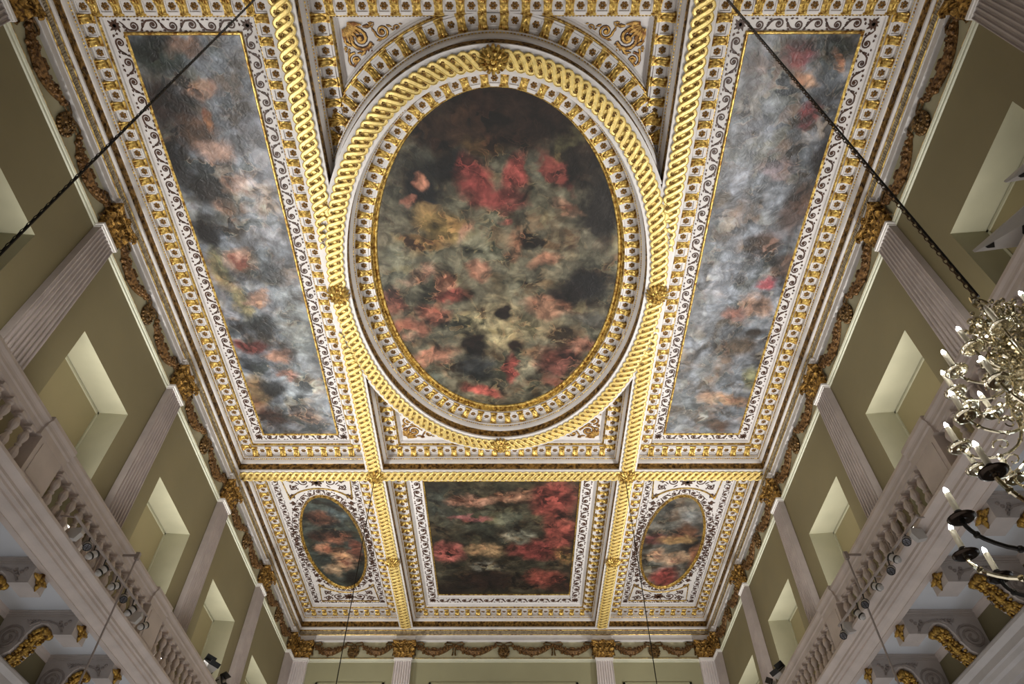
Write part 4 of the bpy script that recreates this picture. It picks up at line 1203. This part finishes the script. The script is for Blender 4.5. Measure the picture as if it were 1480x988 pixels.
# ---------------------------------------------------------------- lamps on the galleries
for s in (-1, 1):
    for i, y in enumerate(UP_Y):
        t = thing('uplighter', 'white box uplighter on the floor of the %s gallery, %s from the near end' % (SIDE[s], ORD[i]), 'lamp', (s * UP_X, y, 5.53), 'uplighters on the gallery floor')
        mb = MB(); mb.box(s * UP_X - .16, s * UP_X + .16, y - .5, y + .5, 5.60, 6.44); mb.box(s * UP_X - .10, s * UP_X + .10, y - .3, y + .3, 5.53, 5.60); mb.build('housing', M_WHITEM, t)
        mb = MB(); mb.box(s * UP_X - .13, s * UP_X + .13, y - .46, y + .46, 6.44, 6.455); mb.build('lens', M_LAMP, t)
def aim_mat(loc, d): return Vector(d).to_track_quat('Z', 'Y').to_euler()
can = MB(); can.lathe([(.001, -.09), (.035, -.085), (.05, -.05), (.052, .07), (.047, .07)], (0, 0, 0), 14); ME_CAN = mk_mesh(can, 'housing', M_WHITEM)
rg = MB(); rg.lathe([(.052, .05), (.056, .05), (.056, .075), (.046, .078), (.044, .07)], (0, 0, 0), 14); rg.lathe([(.0525, -.045), (.057, -.045), (.057, -.022), (.0535, -.022)], (0, 0, 0), 14)
rg.box(-.045, .045, -.004, .004, .070, .076); rg.box(-.004, .004, -.045, .045, .070, .076); rg.box(-.04, .04, .016, .022, .070, .076); rg.box(-.04, .04, -.022, -.016, .070, .076); ME_RG = mk_mesh(rg, 'black_ring', M_BLACK)
ln_ = MB(); ln_.lathe([(.001, .068), (.046, .066)], (0, 0, 0), 14); ME_LN = mk_mesh(ln_, 'lens', M_FACE)
SP = {-1: [(8.47, 5.60), (8.67, 5.58), (9.04, 5.56), (9.49, 5.58), (9.86, 5.60), (10.19, 5.57), (10.72, 5.60)],
      1: [(8.08, 5.34), (8.52, 5.35), (8.72, 5.30), (9.23, 5.34), (9.74, 5.37), (10.02, 5.34), (10.75, 5.40)]}
for s in (-1, 1):
    z0, z1, a, b = (5.70, 5.74, 7.95, 10.75) if s < 0 else (5.46, 5.62, 7.65, 10.85)
    X = s * 5.60
    t = thing('lamp_bar', 'pale horizontal lamp bar with small spotlights hung outside the %s balustrade' % SIDE[s], 'lamp bar', (X, (a + b) / 2, z0))
    mb = MB(); mb.tube([(X, a, z0), (X, b, z1)], .020, 8); mb.build('bar', M_STONE, t)
    for y in (a + .05, (a + b) / 2, b - .1):
        mb = MB(); z_ = z0 + (z1 - z0) * (y - a) / (b - a); mb.tube([(X, y, z_), (s * 5.85, y, z_ + .02)], .012, 6); mb.box(s * 5.845 - .02, s * 5.845 + .02, y - .04, y + .04, z_ - .03, z_ + .09); mb.build('bracket_arm', M_STONE, t)
    for i, (y, z) in enumerate(SP[s]):
        z += .07 if s > 0 else 0
        d = (-s * .55, -.6, -.75) if i % 4 in ((0,) if s < 0 else (0, 2)) else (-s * .25, .75 - .25 * (i % 3), .62)
        t2 = thing('spotlight', 'small white spotlight on the %s lamp bar, %s from the near end' % (SIDE[s], ORD[i]), 'spotlight', (X - s * .02, y, z - .04), 'spotlights on the gallery lamp bars')
        t2.rotation_euler = aim_mat(None, d)
        for nm, me in (('housing', ME_CAN), ('black_ring', ME_RG), ('lens', ME_LN)):
            o = bpy.data.objects.new(nm, me); COL.objects.link(o); o.parent = t2
        zz = z0 + (z1 - z0) * (y - a) / (b - a)
        mb = MB(); mb.tube([(X, y, zz), (X - s * .02, y, z - .02)], .010, 5); o = mb.build('yoke', M_BLACK, None)
        o.parent = t2; o.matrix_parent_inverse = (Matrix.Translation(t2.location) @ t2.rotation_euler.to_matrix().to_4x4()).inverted()
    # gusset plates near the bar ends
    for nm_, yy in (('near', a + .28), ('far', b - .18)):
        zz = z0 + (z1 - z0) * (yy - a) / (b - a)
        mb = MB(); mb.prism([(0, -.02), (.19, -.03), (.21, -.17), (.05, -.20), (-.02, -.1)], yy - .02, yy + .06, 'y')
        mb.v = [(X + s * (x - .0) * .8, y, zz + z) for x, y, z in mb.v]
        tag(mb.build('shield_plate', M_WHITEM), 'small pale plate at the %s end of the %s lamp bar' % (nm_, SIDE[s]), 'plate')
    mb = MB(); mb.tube([(s * 5.62, 9.80, 6.22), (s * 5.62, 9.80, 3.6)], .014, 6); mb.box(s * 5.62 - .03, s * 5.62 + .03, 9.77, 9.83, 6.18, 6.30); mb.box(min(s * 5.62, s * 5.86), max(s * 5.62, s * 5.86), 9.785, 9.815, 6.24, 6.27)
    tag(mb.build('hanging_pole', M_STONE), 'thin pale vertical pole clamped to the %s balustrade' % SIDE[s], 'pole')
# flood lamps clamped on the handrails
def flood(x, y, z, aim, label, big=1.):
    t = thing('floodlight', label, 'floodlight', (x, y, z), 'floodlights on the gallery handrails')
    t.rotation_euler = aim_mat(None, aim)
    def part(nm, mb, m_): o = link(nm, mk_mesh(mb, nm, m_)); o.parent = t; o.scale = (big,) * 3
    mb = MB(); mb.prism([(-.13, 0), (.13, 0), (.10, -.09), (.04, -.14), (-.04, -.14), (-.10, -.09)], -.10, .10, 'y'); part('housing', mb, M_WHITEM)
    mb = MB(); mb.box(-.14, .14, -.11, .11, .0, .025); mb.box(-.13, .13, .11, .125, 0, .14); mb.box(-.13, .13, -.125, -.11, 0, .10); part('barn_door', mb, M_BLACK)
    mb = MB(); mb.box(-.10, .10, -.08, .08, .02, .03); part('lens', mb, M_FACE)
    mb = MB(); mb.tube([(-.16, 0, -.03), (-.16, 0, -.2), (.16, 0, -.2), (.16, 0, -.03)], .012, 5); part('yoke', mb, M_BLACK)
flood(-5.95, 14.55, 6.72, (.5, -.25, .85), 'black faced white floodlight on the left handrail, nearer of the left pair')
flood(-5.95, 15.45, 6.75, (.9, -.1, .4), 'black and white floodlight on the left handrail, farther of the left pair')
flood(5.95, 14.9, 6.72, (-.6, -.2, .8), 'black faced white floodlight on the right handrail far from the chandelier')
flood(5.95, 15.6, 6.70, (-.9, .1, .4), 'white floodlight on the right handrail, farthest from the chandelier')
def wedge(x, y, z, label):
    t = thing('stage_lamp', label, 'stage lamp', (x, y, z))
    mb = MB(); mb.add([(x - .28, y + .12, z - .02), (x - .26, y + .14, z + .05), (x + .22, y - .55, z - .16), (x + .22, y - .55, z + .14), (x + .30, y - .10, z - .18), (x + .30, y - .10, z + .12)],
                      [(0, 2, 3, 1), (0, 1, 5, 4), (1, 3, 5), (0, 4, 2), (2, 4, 5, 3)])
    mb.build('housing', M_WHITEM, t)
    mb = MB()
    for k, (u, v) in enumerate(((.14, .12), (.62, .12))):
        mb.add([(x - .28 + .5 * u, y + .12 - .67 * u, z - .030 - .14 * u), (x - .28 + .5 * (u + v), y + .12 - .67 * (u + v), z - .030 - .14 * (u + v)), (x - .26 + .56 * (u + v), y + .12 - .40 * (u + v), z - .034 - .16 * (u + v)), (x - .26 + .52 * (u + .02), y + .12 - .5 * (u + .02), z - .034 - .145 * u)], [(0, 1, 2, 3)])
    mb.build('vent', M_BLACK, t)
    mb = MB(); mb.tube([(x + .1, y - .2, z), (x + .1, y - .2, 6.5)], .015, 6); mb.build('stem', M_BLACK, t)
wedge(6.02, 4.42, 6.93, 'white wedge shaped lamp on the right handrail above the chandelier, farther one')
wedge(6.02, 3.55, 6.98, 'white wedge shaped lamp on the right handrail at the picture edge, nearer one')

# ---------------------------------------------------------------- chains, wires and the chandelier
def chain(x, y, z0, z1, label):
    t = thing('chain', label, 'chain', (x, y, z1))
    mb = MB(); z = z1; k = 0; p = .052
    while z > z0:
        a = pi / 2 * (k % 2) + .4
        pts = [(x + .013 * cos(q) * cos(a), y + .013 * cos(q) * sin(a), z + .034 * sin(q)) for q in [2 * pi * i / 8 for i in range(8)]]
        mb.tube(pts, .0048, 4, closed=True); z -= p; k += 1
    o = mb.build('chain_links', M_IRON if x < 0 else mat('aged_brass_links', (.20, .13, .08), .4, .8, noise=.5, nscale=3), t)
    mb = MB(); mb.tube([(x + .020, y - .006, z1), (x + .020, y - .006, z0 + .05)], .010, 6); mb.build('cable', M_IRON, t)
CX, CY = 3.56, 2.94
chain(CX, CY, 3.86, 12.62, 'dark link chain with black cable holding the chandelier at the right')
chain(-3.57, 2.95, 3.0, 12.62, 'dark link chain with black cable crossing the upper left corner')
for x, y, lb in ((-3.60, 15.90, 'thin black wire hanging from the left beam crossing'), (3.54, 15.95, 'thin black wire hanging from the right beam crossing')):
    mb = MB(); mb.tube([(x, y, 12.52), (x, y, 3.0)], .012, 6); tag(mb.build('hanging_wire', M_IRON), lb, 'wire')
ch = thing('chandelier', 'large many-armed brass chandelier with electric candles hanging at the right edge', 'chandelier', (CX, CY, 3.86))
mb = MB()
prof = [(.001, 3.78), (.02, 3.77), (.035, 3.74), (.02, 3.71), (.05, 3.68), (.075, 3.64), (.05, 3.60), (.03, 3.57), (.06, 3.54), (.065, 3.50), (.04, 3.48), (.07, 3.46)]
z = 3.46
for k in range(9): prof += [(.085 + .02 * sin(k * .5), z - .01), (.095 + .03 * sin(k * .45), z - .025), (.07 + .02 * sin(k * .5), z - .04)]; z -= .042
prof += [(.05, 3.05), (.035, 2.98), (.08, 2.94), (.12, 2.88), (.13, 2.82), (.10, 2.76), (.05, 2.70), (.04, 2.6), (.07, 2.55), (.10, 2.45), (.15, 2.35), (.20, 2.22), (.21, 2.12), (.17, 2.0), (.10, 1.92), (.05, 1.88), (.06, 1.84), (.04, 1.79), (.001, 1.76)]
mb.lathe(prof, (CX, CY, 0), 20); mb.build('stem', M_BRASS, ch, smooth=False)
mb = MB(); mb.tube([(CX + .05 * sin(a), CY, 3.83 + .05 * cos(a)) for a in [2 * pi * k / 12 for k in range(12)]], .012, 6, closed=True)
mb.tube([(CX + .005, CY, 3.88), (CX - .045, CY, 3.90), (CX - .05, CY, 3.85), (CX - .01, CY, 3.80)], .010, 5); mb.build('hook', M_BRASS, ch)
# scrolled ornaments round the stem
def scroll_orn(az, zc, r0, R, flip=1, th=.0095):
    mb = MB(); ca, sa = cos(az), sin(az)
    def P(r, z): return (CX + r * ca, CY + r * sa, z)
    pts = [P(r0 + R * .9 + R * (1 - k / 20) * cos(radians(200 + 32 * k)), zc + flip * R * (1 - k / 20) * sin(radians(200 + 32 * k))) for k in range(18)]
    mb.tube(pts, [th * (1.2 - .5 * k / 18) for k in range(18)], 5)
    pts = [P(r0 + R * .7 * (1 - cos(radians(30 * k)) * .5), zc - flip * (R * 1.3 + R * .7 * sin(radians(30 * k)))) for k in range(9)]
    mb.tube(pts, th * .8, 5)
    for (r, z_) in ((r0 + R * 2.0, zc), (r0 + R * 1.2, zc + flip * R * 1.15), (r0 + R * .7, zc - flip * R * 1.2), (r0 + R * .9, zc - flip * R * .2), (r0 + R * 1.5, zc - flip * R * 1.7)):
        mb.ball(P(r, z_), th * 1.9, 6)
    for k in range(5): mb.ball(P(r0 + R * (.4 + .35 * k), zc + flip * R * (.9 - .3 * k)), th * 1.3, 5)
    return mb
for k in range(12):
    az = 2 * pi * k / 12 + .13
    scroll_orn(az, 3.62, .05, .07).build('scroll_ornament', M_BRASS, ch)
    scroll_orn(az + .2, 3.26, .09, .085, -1).build('scroll_ornament', M_BRASS, ch)
    scroll_orn(az, 2.98, .07, .11).build('scroll_ornament', M_BRASS, ch)
for k in range(8): scroll_orn(2 * pi * k / 8, 2.62, .08, .11, -1).build('scroll_ornament', M_BRASS, ch)
def lathe_mesh(name, prof, n, m_, smooth=True):
    b_ = MB(); b_.lathe(prof, (0, 0, 0), n); return mk_mesh(b_, name, m_, smooth)
def plate_mesh(name, R, m_):
    b_ = MB(); b_.lathe([(.001, -.010), (R * .30, -.008), (R * .42, -.012), (R * .6, -.005), (R * .7, -.008), (R * .95, .001), (R, .007), (R * .95, .009), (R * .7, .002), (R * .3, .002), (.018, .006), (.018, .03), (.024, .034), (.001, .036)], (0, 0, 0), 20)
    if m_ is M_BRASS:
        for k in range(16): b_.ball((R * .97 * cos(2 * pi * k / 16), R * .97 * sin(2 * pi * k / 16), .013), .0045, 5)
    return mk_mesh(b_, name, m_, True)
ME_PL1, ME_PL2 = plate_mesh('drip_plate', .070, M_BRASS), plate_mesh('drip_plate', .074, M_DBRASS)
ME_SLV = lathe_mesh('candle_sleeve', [(.001, .03), (.0165, .032), (.0165, .166), (.012, .169), (.001, .169)], 10, M_CANDLE)
ME_CUP = lathe_mesh('candle_cup', [(.012, .0), (.020, .01), (.022, .045), (.017, .05)], 10, M_IRON)
bulb = [(.001, .165), (.010, .168), (.0135, .18), (.010, .194), (.004, .206), (.001, .209)]
ME_BL, ME_BG = lathe_mesh('bulb', bulb, 10, M_BULB), lathe_mesh('bulb', bulb, 10, M_GLASS)
tiers = [(14, .44, 3.42, 172, 'top', .0085), (13, .60, 3.00, 178, 'middle', .0095), (14, .86, 2.42, 167, 'bottom', .0125)]
UNLIT = {(0, 2), (2, 12), (1, 11), (0, 5)}
for ti, (n_, R, zt, az0, nm, th) in enumerate(tiers):
    for k in range(n_):
        az = radians(az0 - 360 / n_ * k) if ti != 0 else radians(az0 + 360 / n_ * k)
        if ti == 1: az = radians(az0 - 360 / n_ * k)
        ca, sa = cos(az), sin(az); zp = zt - .205
        def P(r, z, w_=0): return (CX + r * ca - w_ * sa, CY + r * sa + w_ * ca, z)
        mb = MB()
        if ti == 2: ctrl = [(R, zp - .005), (R, zp - .05), (R - .05, zp - .13), (R - .18, zp - .21), (R - .36, zp - .22), (R - .54, zp - .12), (R - .66, zp + .04), (.16, zp + .10), (.08, zp + .04)]
        else: ctrl = [(R, zp - .005), (R - .005, zp - .04), (R - .05, zp - .095), (R - .16, zp - .13), (R - .27, zp - .09), (R - .33, zp + .0), (R - .36, zp + .08), (max(.07, R - .42), zp + .06), (.05, zp - .02)]
        pts = []
        for i in range(len(ctrl) - 1):
            p0 = ctrl[max(i - 1, 0)]; p1 = ctrl[i]; p2 = ctrl[i + 1]; p3 = ctrl[min(i + 2, len(ctrl) - 1)]
            for u in (0, .33, .66):
                q = [0.5 * ((2 * p1[j]) + (-p0[j] + p2[j]) * u + (2 * p0[j] - 5 * p1[j] + 4 * p2[j] - p3[j]) * u * u + (-p0[j] + 3 * p1[j] - 3 * p2[j] + p3[j]) * u ** 3) for j in (0, 1)]
                pts.append(P(*q))
        pts.append(P(*ctrl[-1])); mb.tube(pts, th, 6)
        for i in (5, 9, 13, 17): mb.ball(pts[i], th * 1.6, 6)
        if ti < 2: mb.tube([P(R - .20 + .05 * cos(radians(40 * q)) * (1 - q / 12), zp - .06 + .05 * sin(radians(40 * q)) * (1 - q / 12)) for q in range(10)], th * .55, 4)
        arm = mb.build('arm', M_IRON if (ti == 2 and k % 3 != 1) else M_BRASS, ch)
        base = P(R, zp)
        link('drip_plate', ME_PL2 if (ti == 2 or (ti == 1 and k in (9, 10))) else ME_PL1, arm, base)
        link('candle_cup', ME_CUP, arm, base); link('candle_sleeve', ME_SLV, arm, base)
        link('bulb', ME_BG if (ti, k) in UNLIT else ME_BL, arm, base)
